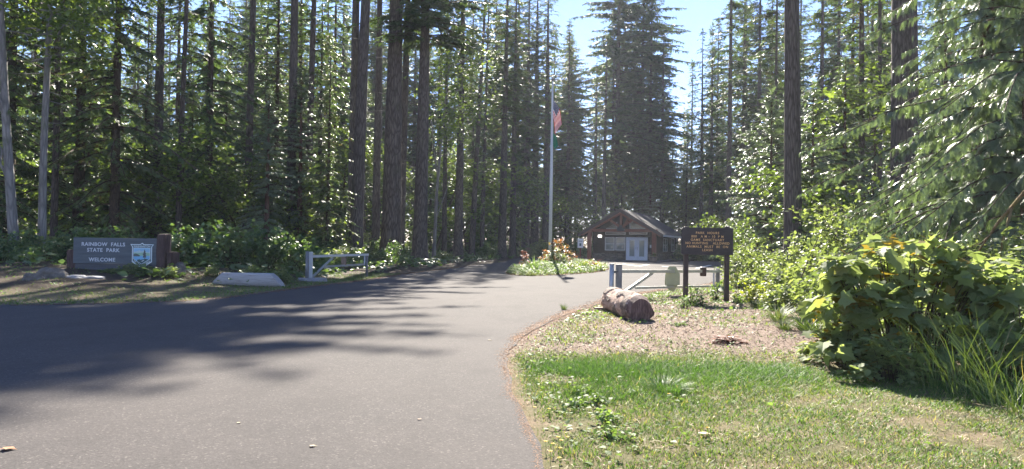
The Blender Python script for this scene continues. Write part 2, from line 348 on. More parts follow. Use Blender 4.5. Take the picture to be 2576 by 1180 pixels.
class MB:
    """collects solid pieces into one mesh, each face with a material"""
    def __init__(s): s.v = []; s.f = []; s.m = []; s.sm = []
    def add(s, vs, fs, mi=0, smooth=False):
        b = len(s.v); s.v += [tuple(v) for v in vs]
        for f in fs: s.f.append(tuple(b+i for i in f)); s.m.append(mi); s.sm.append(smooth)
        return s
    def box(s, x0, x1, y0, y1, z0, z1, mi=0, bev=0.0):
        if bev <= 0:
            vs = [(x, y, z) for z in (z0, z1) for y in (y0, y1) for x in (x0, x1)]
            return s.add(vs, [(0, 2, 3, 1), (4, 5, 7, 6), (0, 1, 5, 4), (2, 6, 7, 3), (0, 4, 6, 2), (1, 3, 7, 5)], mi)
        bm = bmesh.new(); bmesh.ops.create_cube(bm, size=1)
        for v in bm.verts: v.co = Vector(((x0+x1)/2+v.co.x*(x1-x0), (y0+y1)/2+v.co.y*(y1-y0), (z0+z1)/2+v.co.z*(z1-z0)))
        bmesh.ops.bevel(bm, geom=list(bm.edges), offset=bev, segments=2, affect='EDGES', profile=0.5)
        return s.bm(bm, mi)
    def bm(s, bm, mi=0, smooth=False):
        bm.verts.index_update()
        s.add([v.co[:] for v in bm.verts], [[v.index for v in f.verts] for f in bm.faces], mi, smooth); bm.free(); return s
    def prism(s, poly, y0, y1, mi=0, axis='y'):
        n = len(poly)
        if axis == 'y': vs = [(x, y0, z) for x, z in poly]+[(x, y1, z) for x, z in poly]
        else: vs = [(x, z, y0) for x, z in poly]+[(x, z, y1) for x, z in poly]
        tri = tessellate_polygon([[Vector((x, z, 0)) for x, z in poly]])
        fs = [tuple(t) for t in tri]+[tuple(n+i for i in reversed(t)) for t in tri]
        fs += [(i, i+n, (i+1) % n+n, (i+1) % n) for i in range(n)]
        return s.add(vs, fs, mi)
    def tube(s, pts, rads, seg=8, mi=0, cap=True, smooth=True):
        pts = [Vector(p) for p in pts]; rings = []; b = len(s.v)
        prev = None
        for i, p in enumerate(pts):
            d = (pts[min(i+1, len(pts)-1)]-pts[max(i-1, 0)]).normalized()
            if prev is None:
                a = Vector((1, 0, 0)) if abs(d.x) < 0.9 else Vector((0, 1, 0))
                u = d.cross(a).normalized()
            else: u = (prev-d*prev.dot(d)).normalized()
            prev = u; w = d.cross(u); r = rads[i] if hasattr(rads, '__len__') else rads
            for k in range(seg):
                t = 2*math.pi*k/seg; s.v.append(tuple(p+(u*math.cos(t)+w*math.sin(t))*r))
        for i in range(len(pts)-1):
            for k in range(seg):
                s.f.append((b+i*seg+k, b+i*seg+(k+1) % seg, b+(i+1)*seg+(k+1) % seg, b+(i+1)*seg+k)); s.m.append(mi); s.sm.append(smooth)
        if cap:
            s.f.append(tuple(b+k for k in reversed(range(seg)))); s.m.append(mi); s.sm.append(False)
            e = b+(len(pts)-1)*seg; s.f.append(tuple(e+k for k in range(seg))); s.m.append(mi); s.sm.append(False)
        return s
    def bar(s, a, b, w, h, mi=0):
        """square bar from a to b, w wide across, h tall"""
        a, b = Vector(a), Vector(b); d = (b-a).normalized()
        u = d.cross(Vector((0, 0, 1)));
        u = Vector((1, 0, 0)) if u.length < 1e-3 else u.normalized()
        n = u.cross(d).normalized(); vs = []
        for p in (a, b):
            for x, y in ((-1, -1), (1, -1), (1, 1), (-1, 1)): vs.append(tuple(p+u*x*w/2+n*y*h/2))
        return s.add(vs, [(0, 3, 2, 1), (4, 5, 6, 7), (0, 1, 5, 4), (1, 2, 6, 5), (2, 3, 7, 6), (3, 0, 4, 7)], mi)
    def mesh(s, name, mats):
        me = bpy.data.meshes.new(name); me.from_pydata(s.v, [], s.f)
        for m in (mats if isinstance(mats, (list, tuple)) else [mats]): me.materials.append(m)
        me.polygons.foreach_set('material_index', s.m); me.polygons.foreach_set('use_smooth', s.sm)
        me.update(); return me
    def build(s, name, mats, parent=None): return obj(name, s.mesh(name, mats), parent)

def unit(a): return a/np.maximum(np.linalg.norm(a, axis=-1, keepdims=True), 1e-9)

# leaf templates: x across (unit width), y along (unit length), z = leaf normal
def T_diamond(dr=-0.12): return (np.array([(0, 0, 0), (-.5, .45, .02), (0, 1, dr), (.5, .45, .02)], float), [(0, 3, 2, 1)])
def T_frond(pairs=2, ang=50, w=0.16, side=0.5, droop=0.15, wm=None):
    vs = []; fs = []
    def dia(p, d, L, W):
        b = len(vs); s = np.array([d[1], -d[0], 0]); q = p+d*L
        m = p+d*L*.45
        for v in (p, m-s*W/2, q, m+s*W/2): vs.append([v[0], v[1], v[2]-droop*(v[1]**2)-0.10*abs(v[0])])
        fs.append((b, b+3, b+2, b+1))
    dia(np.array([0, 0, 0.]), np.array([0, 1., 0]), 1.0, wm or w*1.2)
    a = math.radians(ang)
    for i in range(pairs):
        t = 0.12+0.72*i/max(1, pairs-0.3); L = side*(1-t*0.75)
        for sg in (-1, 1):
            dia(np.array([0, t, 0.]), np.array([sg*math.sin(a), math.cos(a), 0]), L, w*(1-0.3*t))
    return np.array(vs), fs
def T_lobed(fold=0.12):
    half = [(0, 0), (.30, -.10), (.50, .10), (.36, .26), (.62, .48), (.38, .52), (.30, .66), (.14, .72), (0, 1.0)]
    vs = []; fs = []
    for sg in (1, -1):
        b = len(vs); vs.append((0, .28, -.0))
        for x, y in half: vs.append((sg*x*.95, y, fold*abs(x)*1.4-0.22*max(0, y-.3)**2-0.25*max(0, abs(x)-.35)))
        n = len(half)
        for i in range(n-1):
            f = (b, b+1+i, b+2+i); fs.append(f if sg < 0 else f[::-1])
    return np.array(vs, float), fs
def T_oval():
    return np.array([(0, 0, 0), (-.35, .25, .05), (-.42, .55, .05), (0, 1, -.15), (.42, .55, .05), (.35, .25, .05), (0, .5, -.02)], float), \
        [(0, 6, 2, 1), (6, 3, 2), (0, 5, 4, 6), (6, 4, 3)]
def T_blade():
    return np.array([(-.5, 0, 0), (.5, 0, 0), (.35, .5, .05), (-.35, .5, .05), (0, 1, .22)], float), [(0, 1, 2, 3), (3, 2, 4)]
def T_longblade():
    return np.array([(-.4, 0, 0), (.4, 0, 0), (.5, .35, .06), (-.5, .35, .06), (.38, .7, .25), (-.38, .7, .25), (0, 1, .58)], float), [(0, 1, 2, 3), (3, 2, 4, 5), (5, 4, 6)]
TD = T_diamond(); TF2 = T_frond(2, 52, .15, .5, .12); TF3 = T_frond(3, 48, .12, .5, .2)
TC4 = T_frond(6, 38, .055, .52, .6, .07); TC3 = T_frond(3, 42, .17, .55, .4, .15); TL = T_lobed(); TO = T_oval(); TB = T_blade(); TLB = T_longblade()
TFERN = T_frond(9, 68, .075, .30, .55, .03)

class Leaves:
    def __init__(s): s.V = []; s.Lp = []; s.st = []; s.to = []; s.ti = []; s.mi = []; s.nv = 0; s.nl = 0
    def add(s, T, base, d, nh, L, W, tint, mi=0):
        tv, tf = T; n = len(base)
        if n == 0: return
        base = np.asarray(base, float); d = unit(np.asarray(d, float)); x = unit(np.cross(d, nh)); z = np.cross(x, d)
        L = np.broadcast_to(np.asarray(L, float), (n,)); W = np.broadcast_to(np.asarray(W, float), (n,))
        sc = np.sqrt(L*W) if True else L
        V = (base[:, None, :] + tv[None, :, 0:1]*W[:, None, None]*x[:, None, :]
             + tv[None, :, 1:2]*L[:, None, None]*d[:, None, :] + tv[None, :, 2:3]*L[:, None, None]*z[:, None, :])
        K = len(tv); s.V.append(V.reshape(-1, 3))
        off = (np.arange(n)*K+s.nv)
        idx = np.concatenate([np.array(f) for f in tf]); tot = np.array([len(f) for f in tf])
        s.Lp.append((off[:, None]+idx[None, :]).ravel())
        st1 = np.concatenate([[0], np.cumsum(tot)[:-1]]); nl = len(idx)
        s.st.append((np.arange(n)[:, None]*nl+st1[None, :]+s.nl).ravel()); s.to.append(np.tile(tot, n))
        s.ti.append(np.repeat(np.broadcast_to(np.asarray(tint, float), (n,)), len(tf))); s.mi.append(np.full(n*len(tf), mi))
        s.nv += n*K; s.nl += n*nl
    def mb(s, m, mi=1, tint=0.5):
        V = np.array(m.v); 
        if len(V) == 0: return
        tot = np.array([len(f) for f in m.f]); idx = np.concatenate([np.array(f) for f in m.f])
        s.V.append(V); s.Lp.append(idx+s.nv); s.st.append(np.concatenate([[0], np.cumsum(tot)[:-1]])+s.nl); s.to.append(tot)
        s.ti.append(np.full(len(tot), tint)); s.mi.append(np.full(len(tot), mi)); s.nv += len(V); s.nl += len(idx)
    def mesh(s, name, mats):
        return mesh_np(name, np.concatenate(s.V), np.concatenate(s.Lp), np.concatenate(s.st), np.concatenate(s.to), mats,
                       np.concatenate(s.mi), np.concatenate(s.ti))
    def build(s, name, mats, parent=None): return obj(name, s.mesh(name, mats), parent)

# ------------------------------------------------------------------ the ground plan (metres; +Y is the way the camera looks)
edge_right = [(1375, 1180), (1342, 1095), (1305, 1010), (1283, 960), (1273, 920), (1280, 885), (1302, 860), (1345, 830), (1405, 800), (1470, 776),
              (1530, 759), (1590, 744), (1673, 730), (1743, 723), (1802, 715), (1837, 704), (1858, 690), (1872, 680)]
edge_left = [(1257, 661), (1200, 667), (1100, 679), (1000, 692), (920, 705), (850, 713), (760, 724), (640, 741), (520, 755), (400, 761), (200, 766), (0, 770)]
ER = [tuple(G(*p)[:2]) for p in edge_right]; EL = [tuple(G(*p)[:2]) for p in edge_left]
ROAD = [(0.9, -14), (0.55, -4), (0.35, 0.5), (0.3, 3.0)] + ER + [(17.5, 47), (24, 52), (40, 58), (60, 62), (60, 72), (38, 71), (24, 70.5), (14, 70.5), (6.2, 70.8), (4.5, 78), (1.0, 79), (0.6, 72)] + EL + [(-20, 15.6), (-60, 15.0), (-60, -14)]
isl_px = [(1272, 690), (1300, 694), (1340, 695.5), (1400, 693), (1450, 690), (1490, 687), (1520, 682), (1532, 676), (1525, 670), (1490, 664), (1430, 661), (1370, 663), (1320, 669), (1285, 678)]
ISLE = [tuple(G(*p)[:2]) for p in isl_px]

def sdist(P, poly):
    """signed distance to a polygon: negative inside"""
    P = np.asarray(P, float); A = np.array(poly); B = np.roll(A, -1, 0)
    best = np.full(len(P), 1e9); ins = np.zeros(len(P), bool)
    for a, b in zip(A, B):
        ab = b-a; t = np.clip(((P-a)@ab)/max(ab@ab, 1e-9), 0, 1); q = a+t[:, None]*ab
        best = np.minimum(best, np.hypot(*(P-q).T))
        c = ((a[1] > P[:, 1]) != (b[1] > P[:, 1]))
        with np.errstate(divide='ignore', invalid='ignore'):
            xi = a[0]+(P[:, 1]-a[1])/(b[1]-a[1])*(b[0]-a[0])
        ins ^= c & (P[:, 0] < xi)
    return np.where(ins, -best, best)
def sm(a, b, x): t = np.clip((x-a)/(b-a), 0, 1); return t*t*(3-2*t)
def wob(x, y): return (np.sin(x*1.7+np.sin(y*1.1)*1.3)+np.sin(y*2.1+1.3+np.sin(x*0.9)*1.7)+np.sin((x+y)*0.63+2.0)+np.sin((x-y)*3.3+.5)*.5)/3.5
def wob2(x, y): return (np.sin(x*0.31+1+np.sin(y*0.23)*1.3)+np.sin(y*0.37+1.3+np.sin(x*0.21)*1.7)+np.sin((x+y)*0.17+2.0))/3
BC = D(1565, 640, 69.0)            # middle of the cabin front
BYAW = rad(20); BA = np.array([math.cos(BYAW), -math.sin(BYAW)]); BB = np.array([math.sin(BYAW), math.cos(BYAW)])
def gz(x, y):
    x = np.atleast_1d(np.asarray(x, float)); y = np.atleast_1d(np.asarray(y, float)); P = np.stack([x, y], 1)
    d = np.minimum(sdist(P, ROAD), 1e9); di = sdist(P, ISLE)
    h = sm(0.15, 2.5, d)*(0.05+0.045*wob(x, y)) + sm(1.0, 9, d)*(0.12*wob2(x, y)+0.10)
    h = h + 0.45*np.exp(-((x+14)**2/60+(y-27)**2/18))*sm(1, 5, d)
    bl = (x-BC[0])*BB[0]+(y-BC[1])*BB[1]; ba = (x-BC[0])*BA[0]+(y-BC[1])*BA[1]
    flat = sm(0, 3, np.maximum(np.abs(ba)-5, np.maximum(-bl-1, bl-20)))
    h = h*flat
    h = np.where(di < 0, 0.03+0.30*sm(0, 3.0, -di)+0.02*wob(x, y), h)
    return h
def gz1(x, y): return float(gz(x, y)[0])

# ------------------------------------------------------------------ ground sheets
def axis(lo, hi, c, d0, n):
    t = np.linspace(0, 1, n); k = 4.2
    s = np.sinh(k*t)/np.sinh(k)
    return np.unique(np.concatenate([c-(c-lo)*s, c+(hi-c)*s]))
xs = axis(-170, 170, 1.5, 0.2, 170); ys = axis(-60, 175, 12, 0.2, 180)
XX, YY = np.meshgrid(xs, ys); gx, gy = XX.ravel(), YY.ravel()
zz = gz(gx, gy)
nx, ny = len(xs), len(ys)
ii = (np.arange(ny-1)[:, None]*nx+np.arange(nx-1)[None, :]).ravel()
quad = np.stack([ii, ii+1, ii+nx+1, ii+nx], 1)
me = mesh_np('ground', np.stack([gx, gy, zz], 1), quad.ravel(), np.arange(len(quad))*4, np.full(len(quad), 4), [MAT['ground']], smooth=True)
droad = sdist(np.stack([gx, gy], 1), ROAD)
lawn = sm(-1, 0.5, gx+0.5)*sm(15, 9.8, gy)*sm(9, 5, gx-0.25*gy)
mul = sm(-1.0, 0.5, gx)*sm(8.8, 10.0, gy+0.35*wob(gx*1.3, gy*1.3))*sm(27, 22, gy)*sm(9.5, 7.0, gx)
mul = np.maximum(mul, 0.85*sm(2.4, 0.2, droad)*sm(0, -2, gx)*sm(34, 22, gy))
lawn = np.maximum(lawn, 0.8*sm(5, 1.5, droad)*sm(0, -3, gx)*sm(30, 22, gy))
di = sdist(np.stack([gx, gy], 1), ISLE); lawn = np.where(di < 0.5, 0.7, lawn); mul = np.where(di < 0, 0.3, mul)
ca = me.attributes.new('zone', 'FLOAT_COLOR', 'POINT')
ca.data.foreach_set('color', np.stack([lawn, mul, lawn*0, lawn*0+1], 1).astype(np.float32).ravel())
tag(obj('ground', me), kind='structure')

def sheet(name, poly, z, mat, holes=()):
    loops = [[Vector((x, y, 0)) for x, y in p] for p in (poly, *holes)]
    allp = [p for l in loops for p in l]
    tri = tessellate_polygon(loops)
    me = bpy.data.meshes.new(name); me.from_pydata([(p.x, p.y, z) for p in allp], [], [tuple(t) for t in tri])
    bm = bmesh.new(); bm.from_mesh(me); bmesh.ops.recalc_face_normals(bm, faces=bm.faces)
    for f in bm.faces:
        if f.normal.z < 0: f.normal_flip()
    bm.to_mesh(me); bm.free(); me.materials.append(mat); return obj(name, me)
def smooth_poly(poly, it=2):
    for _ in range(it):
        q = []
        for i in range(len(poly)):
            a, b = np.array(poly[i]), np.array(poly[(i+1) % len(poly)])
            q += [tuple(a*.75+b*.25), tuple(a*.25+b*.75)]
        poly = q
    return poly
rng = np.random.default_rng(11)
def ragged(poly, step=0.3, amp=0.04):
    out = []
    for i in range(len(poly)):
        a, b = np.array(poly[i]), np.array(poly[(i+1) % len(poly)]); L = np.hypot(*(b-a)); n = max(1, min(60, int(L/step)))
        nrm = np.array([-(b-a)[1], (b-a)[0]])/max(L, 1e-6)
        for k in range(n):
            p = a+(b-a)*k/n; out.append(tuple(p+nrm*(amp*wob(p[0]*4, p[1]*4)+rng.normal(0, amp*.25))))
    return out
tag(sheet('road', ragged(smooth_poly(ROAD, 2)), 0.014, MAT['asphalt'], [ragged(smooth_poly(ISLE, 2), 0.3, 0.03)]), kind='structure')
def stripe(pts, w, name='road_marking'):
    pts = [G(*p) for p in pts]; vs = []; fs = []
    for i, p in enumerate(pts):
        d = (pts[min(i+1, len(pts)-1)]-pts[max(0, i-1)])[:2]; d /= np.hypot(*d); nn = np.array([-d[1], d[0]])*w/2
        vs += [(p[0]+nn[0], p[1]+nn[1], 0.019), (p[0]-nn[0], p[1]-nn[1], 0.019)]
    for i in range(len(pts)-1): fs.append((2*i, 2*i+1, 2*i+3, 2*i+2))
    me = bpy.data.meshes.new(name); me.from_pydata(vs, [], fs); me.materials.append(MAT['roadpaint'])
    tag(obj(name, me), kind='structure')
stripe([(1566, 664.5), (1604, 670)], 0.22); stripe([(1606, 670), (1630, 666)], 0.25); stripe([(1664, 671), (1686, 671.5)], 0.5); stripe([(1752, 675.5), (1787, 667.5)], 0.25)
# concrete apron of the cabin
bl = [(-4.4, -0.6), (3.6, -0.6), (3.6, 17), (-4.4, 17)]
tag(sheet('pavement', [tuple(BC[:2]+BA*u+BB*s) for u, s in bl], 0.03, MAT['concrete']), kind='structure')

# ------------------------------------------------------------------ lettering
def text_mesh(name, lines, mat, depth=0.006, bold=0.0, align='CENTER', space=1.0):
    """lines: (text, x, z, size, rotation) laid in the XZ plane facing -Y"""
    mb = MB()
    for t, x, z, size, *r in lines:
        cu = bpy.data.curves.new('t', 'FONT'); cu.body = t; cu.size = size; cu.extrude = depth; cu.offset = bold*size
        cu.align_x = align; cu.align_y = 'CENTER'; cu.space_character = r[1] if len(r) > 1 else space; cu.resolution_u = 3
        o = bpy.data.objects.new('t', cu); link(o); bpy.context.view_layer.update()
        me = bpy.data.meshes.new_from_object(o); a = r[0] if r else 0.0; ca, sa = math.cos(a), math.sin(a)
        mb.add([(x+v.co.x*ca-v.co.y*sa, -v.co.z, z+v.co.x*sa+v.co.y*ca) for v in me.vertices], [tuple(p.vertices) for p in me.polygons])
        bpy.data.objects.remove(o); bpy.data.meshes.remove(me); bpy.data.curves.remove(cu)
    return mb.mesh(name, mat)

def facing(px, py, Y, yaw=0.0): return D(px, py, Y)

# ------------------------------------------------------------------ park hours sign on two brown posts
Y = 19.5; s = F/Y
c = D(1778.5, 607.5, Y)
W2, H2 = 129/s/2, 68/s/2
t = empty('notice_sign', (c[0], Y, gz1(c[0], Y)), rad(-1.0), 'dark brown wooden notice board with yellow routed letters about park hours, on two posts', 'sign')
z0 = c[2]-t.location.z
bm = bmesh.new(); bmesh.ops.create_cube(bm, size=1)
for v in bm.verts: v.co = Vector((v.co.x*2*W2, v.co.y*0.06, v.co.z*2*H2))
bmesh.ops.bevel(bm, geom=[e for e in bm.edges if abs(e.verts[0].co.y-e.verts[1].co.y) > 0.01], offset=0.045, segments=4, affect='EDGES', profile=0.5)
bmesh.ops.bevel(bm, geom=list(bm.edges), offset=0.006, segments=1, affect='EDGES')
o = MB().bm(bm).build('board', MAT['brown'], t); o.location = (0, 0, z0)
L = []
rows = [('PARK  HOURS', -0.00, 581), ('800   A M \u2013 10  P M', 0.0, 592.2), ('GAME  SANCTUARY', 0.0, 602.8), ('NO HUNTING    ALLOWED', 0.0, 613.2), ('ANIMALS  MUST  BE  ON', 0.0, 624), ('LEASH', 0.0, 634.6)]
for tx, x, py in rows: L.append((tx, x-0.005, (607.3-py)/s, 0.108, 0.0, 1.22 if 'NO' not in tx else 1.16))
lms = [text_mesh('lettering', [l], MAT['yellow'], 0.003, 0.012) for l in L]
bb = [v.co.x for lm in lms for v in lm.vertices]; k = (1.70*W2)/(max(bb)-min(bb))
for lm in lms: lo = obj('lettering', lm, o); lo.location = (0, -0.0345, 0); lo.scale = (k, 1, min(1.0, k*1.05))
for px, top in ((1727.5, 570), (1830.5, 569.5)):
    x = (px-1778.5)/s+(0.0 if px < 1778 else 0); w = 0.06
    ztop = D(px, top, Y)[2]-t.location.z
    zb = gz1(c[0]+x, Y+.1)-t.location.z-0.25
    MB().box(x-w, x+w, 0.036, 0.15, zb, ztop, 0, 0.012).build('post', MAT['brownpost'], t)

# ------------------------------------------------------------------ welcome sign on the left verge
Y = 24.0; s = F/Y
c = D(290, 640, Y)
t = empty('welcome_sign', (c[0], Y, gz1(c[0], Y)), 0, 'long grey wooden welcome board with pale lettering and a shield emblem between rough posts', 'sign')
def loc(px, py, yo=0.0):
    p = D(px, py, Y+yo); return p[0]-t.location.x, p[2]-t.location.z
x0, zt = loc(187, 597); x1, zb = loc(397, 662.5)
x1 = loc(397, 640)[0]; zb = zt-65.0/s
o = MB().box(x0, x1, -0.05, 0.05, zb, zt, 0, 0.008).build('board', MAT['greyboard'], t)
MB().box(x0+0.05, x1, -0.005, 0.07, zb-0.262, zb-0.004, 0, 0.006).build('lower_board', MAT['greyboard2'], t)
MB().box(x0+0.75, x1, 0.02, 0.08, zb-0.41, zb-0.266, 0, 0.006).build('bottom_board', MAT['greyboard2'], t)
def tx(px, py): a = loc(px, py); return a
l1 = tx(262, 615); l2 = tx(262, 629.5); l3 = tx(259, 653.5)
for l in [('RAINBOW  FALLS', l1[0], l1[1], .165, 0, 1.1), ('STATE  PARK', l2[0], l2[1], .165, 0, 1.1), ('WELCOME', l3[0], l3[1], .165, 0, 1.1)]:
    lo = obj('lettering', text_mesh('lettering', [l], MAT['letterwhite'], 0.004, 0.02), o); lo.location = (0, -0.0545, 0)
# shield emblem (local frame: unit = px at the sign)
e0 = tx(359.5, 643)
def E(x, y): return (x/s, -y/s)          # x right, y down, px
def offp(poly, k):
    cx = sum(p[0] for p in poly)/len(poly); cy = sum(p[1] for p in poly)/len(poly)
    return [(cx+(p[0]-cx)*k, cy+(p[1]-cy)*k) for p in poly]
outer = [(-29.5, -28.5), (-4.5, -28.5), (0, -32), (4.5, -28.5), (29.5, -28.5), (24.8, -22), (24.8, 16), (0, 32), (-24.8, 16), (-24.8, -22)]
inner = [(-26.0, -26.6), (-4, -26.6), (0, -29.3), (4, -26.6), (26.0, -26.6), (22.6, -22), (22.6, 14.8), (0, 29.2), (-22.6, 14.8), (-22.6, -22)]
picw = [(-21.2, -19.8), (21.2, -19.8), (21.2, 8.8), (0, 22.0), (-21.2, 8.8)]
pic = [(-20, -18.6), (20, -18.6), (20, 8.2), (0, 20.6), (-20, 8.2)]
em = empty('emblem', (e0[0], -0.05, e0[1])); em.parent = t
def lay(poly, d0, d1, mi, mb): mb.prism([E(*p) for p in poly][::-1], -d1, -d0, mi)
mb = MB()
lay(outer, 0.0, 0.02, 1, mb); lay(inner, 0.019, 0.024, 0, mb)
b_ = mb.build('shield', [MAT['emb_dark'], MAT['emb_white']], em)
mb = MB(); lay(picw, 0.023, 0.027, 1, mb); lay(pic, 0.026, 0.030, 2, mb)
lay([(-20, -9), (-13, -10.5), (-6, -13.5), (-1, -10.5), (4, -12.2), (9, -9.5), (20, -8.5), (20, -4), (-20, -4)], .029, .0325, 3, mb)
lay([(-20, -7.2), (-8, -6.8), (4, -8), (20, -6), (20, 1), (-20, 1)], .032, .035, 4, mb)
lay([(-20, 0.4), (20, 0.4), (20, 8.2), (0, 20.6), (-20, 8.2)], .0345, .0375, 5, mb)
lay([(-20, -3.4), (-15, -5), (-9, -3.4), (-3.6, 0.6), (-5, 2), (-20, 2)], .037, .040, 6, mb)
lay([(-11, 11), (-9, 9.5), (-6.5, 10), (-6, 8.6), (-3, 10.4), (4, 9.2), (10, 7.6), (17, 9.8), (0, 20.4), (-10.5, 14.4)], .037, .040, 0, mb)
lay([(-1, 14.2), (5, 11.2), (7.4, 11.4), (2, 14.6)], .0395, .042, 1, mb)
tr = [(7.4, 9), (7.4, 4.6), (2.4, 5.2), (4.6, 2.6), (3, 2.2), (5, -.6), (2.6, -3), (5, -6), (4, -6.6), (6, -10), (5.6, -11), (7.4, -16.4), (9, -11), (10, -10), (9.2, -6.6), (11.2, -6), (10, -3), (11.6, -.4), (10, 1), (12.2, 2.6), (10.6, 3.2), (12, 5.2), (8.6, 4.6), (8.6, 9)]
lay(tr, .0395, .042, 7, mb)
mb.build('picture', [MAT['emb_dark'], MAT['emb_white'], MAT['emb_sky'], MAT['emb_snow'], MAT['emb_meadow'], MAT['emb_lake'], MAT['emb_isle'], MAT['emb_tree']], em)
aa = math.atan2(13.2, 21.2)
L = [('WASHINGTON', 0, 23.1/s, 0.074, 0, 1.1), ('STATE', -12.2/s, -19.0/s, 0.080, -aa, 1.15), ('PARKS', 12.2/s, -19.0/s, 0.080, aa, 1.15)]
for l in L: lo = obj('emblem_lettering', text_mesh('emblem_lettering', [l], MAT['emb_white'], 0.003, 0.022), em); lo.location = (0, -0.0265, 0)
# rough posts
def rough_post(x0, x1, y0, y1, z0, z1, seed):
    bm = bmesh.new(); bmesh.ops.create_cube(bm, size=1)
    for v in bm.verts: v.co = Vector(((x0+x1)/2+v.co.x*(x1-x0), (y0+y1)/2+v.co.y*(y1-y0), (z0+z1)/2+v.co.z*(z1-z0)))
    bmesh.ops.bevel(bm, geom=list(bm.edges), offset=0.025, segments=2, affect='EDGES')
    bmesh.ops.subdivide_edges(bm, edges=list(bm.edges), cuts=4, use_grid_fill=True)
    for v in bm.verts:
        n = mnoise.noise_vector(Vector((v.co.x*4+seed, v.co.y*4, v.co.z*1.5)))*0.03+mnoise.noise_vector(v.co*14)*0.008; v.co += Vector((n.x, n.y, n.z*.6))
    return MB().bm(bm)
px = lambda a: loc(a, 640)[0]
zz_ = lambda b, a=410: loc(a, b)[1]
rough_post(px(396), px(419), -0.1, 0.35, -.3, zz_(589), 1).build('post', MAT['roughpost'], t)
rough_post(px(419.5), px(434), -0.02, 0.5, -.3, zz_(634), 5).build('post_buttress', MAT['roughpost'], t)
rough_post(px(164), px(188), 0.06, 0.5, -.3, zz_(628, 175), 9).build('post', MAT['roughpost'], t)
MB().tube([(px(197), -.05, -.2), (px(196.5), -.05, zz_(690, 196))], [.045, .04], 10).build('stake', MAT['woodtag'], t)

# ------------------------------------------------------------------ logs
def log_mesh(name, L, r, seed, mats, cham=0.0, flat=0.0, seg=30, rings=36, bumpy=0.02, endcone=0.0, slabs=False):
    """log along local Y from 0 to L, centre at height r"""
    vs = []; fs = []; mi = []; r0 = r; barkv = []
    for i in range(rings+1):
        y = L*i/rings
        for k in range(seg):
            a = 2*math.pi*k/seg; n = mnoise.fractal(Vector((math.cos(a)*1.2+seed, y*1.5, math.sin(a)*1.2)), 1.0, 2.0, 4)
            rr = r*(1+0.05*math.sin(a*3+seed))*(1+bumpy*2*n)
            if slabs:
                ta = max(0, 1-y/.20); rr *= 1-.16*ta*(1+.5*math.sin(a))
                n2 = mnoise.fractal(Vector((math.cos(a)*.9+7, y*1.6, math.sin(a)*.9)), 1.0, 2.0, 5)
                bark = n2+.30*math.exp(-((y-.42)/.25)**2) > .16
                rr += .022 if bark else 0
                barkv.append(2 if bark else (1 if ta > .25+.5*n2 else 0))
            x, z = rr*math.cos(a), rr*math.sin(a)
            if flat and z > r*(1-flat): z = r*(1-flat)+(z-r*(1-flat))*0.15
            yy = y
            if cham:
                h = (z+r)/(2*r); yy = max(cham*h*(1 if i == 0 else 1), y) if y < L/2 else min(L-cham*h, y)
            vs.append((x, yy, z+r0*0.94))
    for i in range(rings):
        for k in range(seg): fs.append((i*seg+k, i*seg+(k+1) % seg, (i+1)*seg+(k+1) % seg, (i+1)*seg+k)); mi.append(barkv[i*seg+k] if slabs else 0)
    b = len(vs)
    for e, (i, sg) in enumerate(((0, -1), (rings, 1))):
        ring = [Vector(vs[i*seg+k]) for k in range(seg)]; cc = sum(ring, Vector())/seg
        prev = [i*seg+k for k in range(seg)]
        for q, rad_ in enumerate((0.8, 0.5, 0.2)):
            cur = []
            for k in range(seg):
                p = cc+(ring[k]-cc)*rad_; p.y += sg*(endcone*(1-rad_)+0.010*mnoise.noise(p*13)); cur.append(len(vs)); vs.append(tuple(p))
            for k in range(seg):
                f = (prev[k], prev[(k+1) % seg], cur[(k+1) % seg], cur[k]); fs.append(f if sg > 0 else f[::-1]); mi.append(1)
            prev = cur
        fs.append(tuple(prev) if sg > 0 else tuple(prev[::-1])); mi.append(1)
    me = bpy.data.meshes.new(name); me.from_pydata(vs, [], fs)
    for m in mats: me.materials.append(m)
    me.polygons.foreach_set('material_index', mi); me.polygons.foreach_set('use_smooth', [m == 0 for m in mi]); me.update()
    return me
pn = np.array([2.52, 14.35]); pf = np.array([2.30, 16.9]); dv = pf-pn
o = obj('log', log_mesh('log', float(np.hypot(*dv)), 0.262, 3, [MAT['log'], MAT['logend'], MAT['logbark']], bumpy=0.035, endcone=0.05, seg=72, rings=110, slabs=True))
o.location = (pn[0], pn[1], gz1(*pn)-0.03); o.rotation_euler = (0, 0, math.atan2(-dv[0], dv[1]))
tag(o, 'short thick log with peeling brown bark and dark cracked cut end lying on bark mulch', 'log')
LC = G(615, 722); Llen = 190*LC[1]/F
o = obj('log', log_mesh('pale_log', Llen, 0.25, 8, [MAT['palelog'], MAT['palelog']], cham=0.46, flat=0.22, bumpy=0.02))
o.location = (LC[0]+Llen/2, LC[1]+0.3, gz1(LC[0], LC[1]+.3)-0.04); o.rotation_euler = (0, 0, rad(90.5))
tag(o, 'bleached grey log with slanting sawn ends on the far verge beside the white gate', 'log')
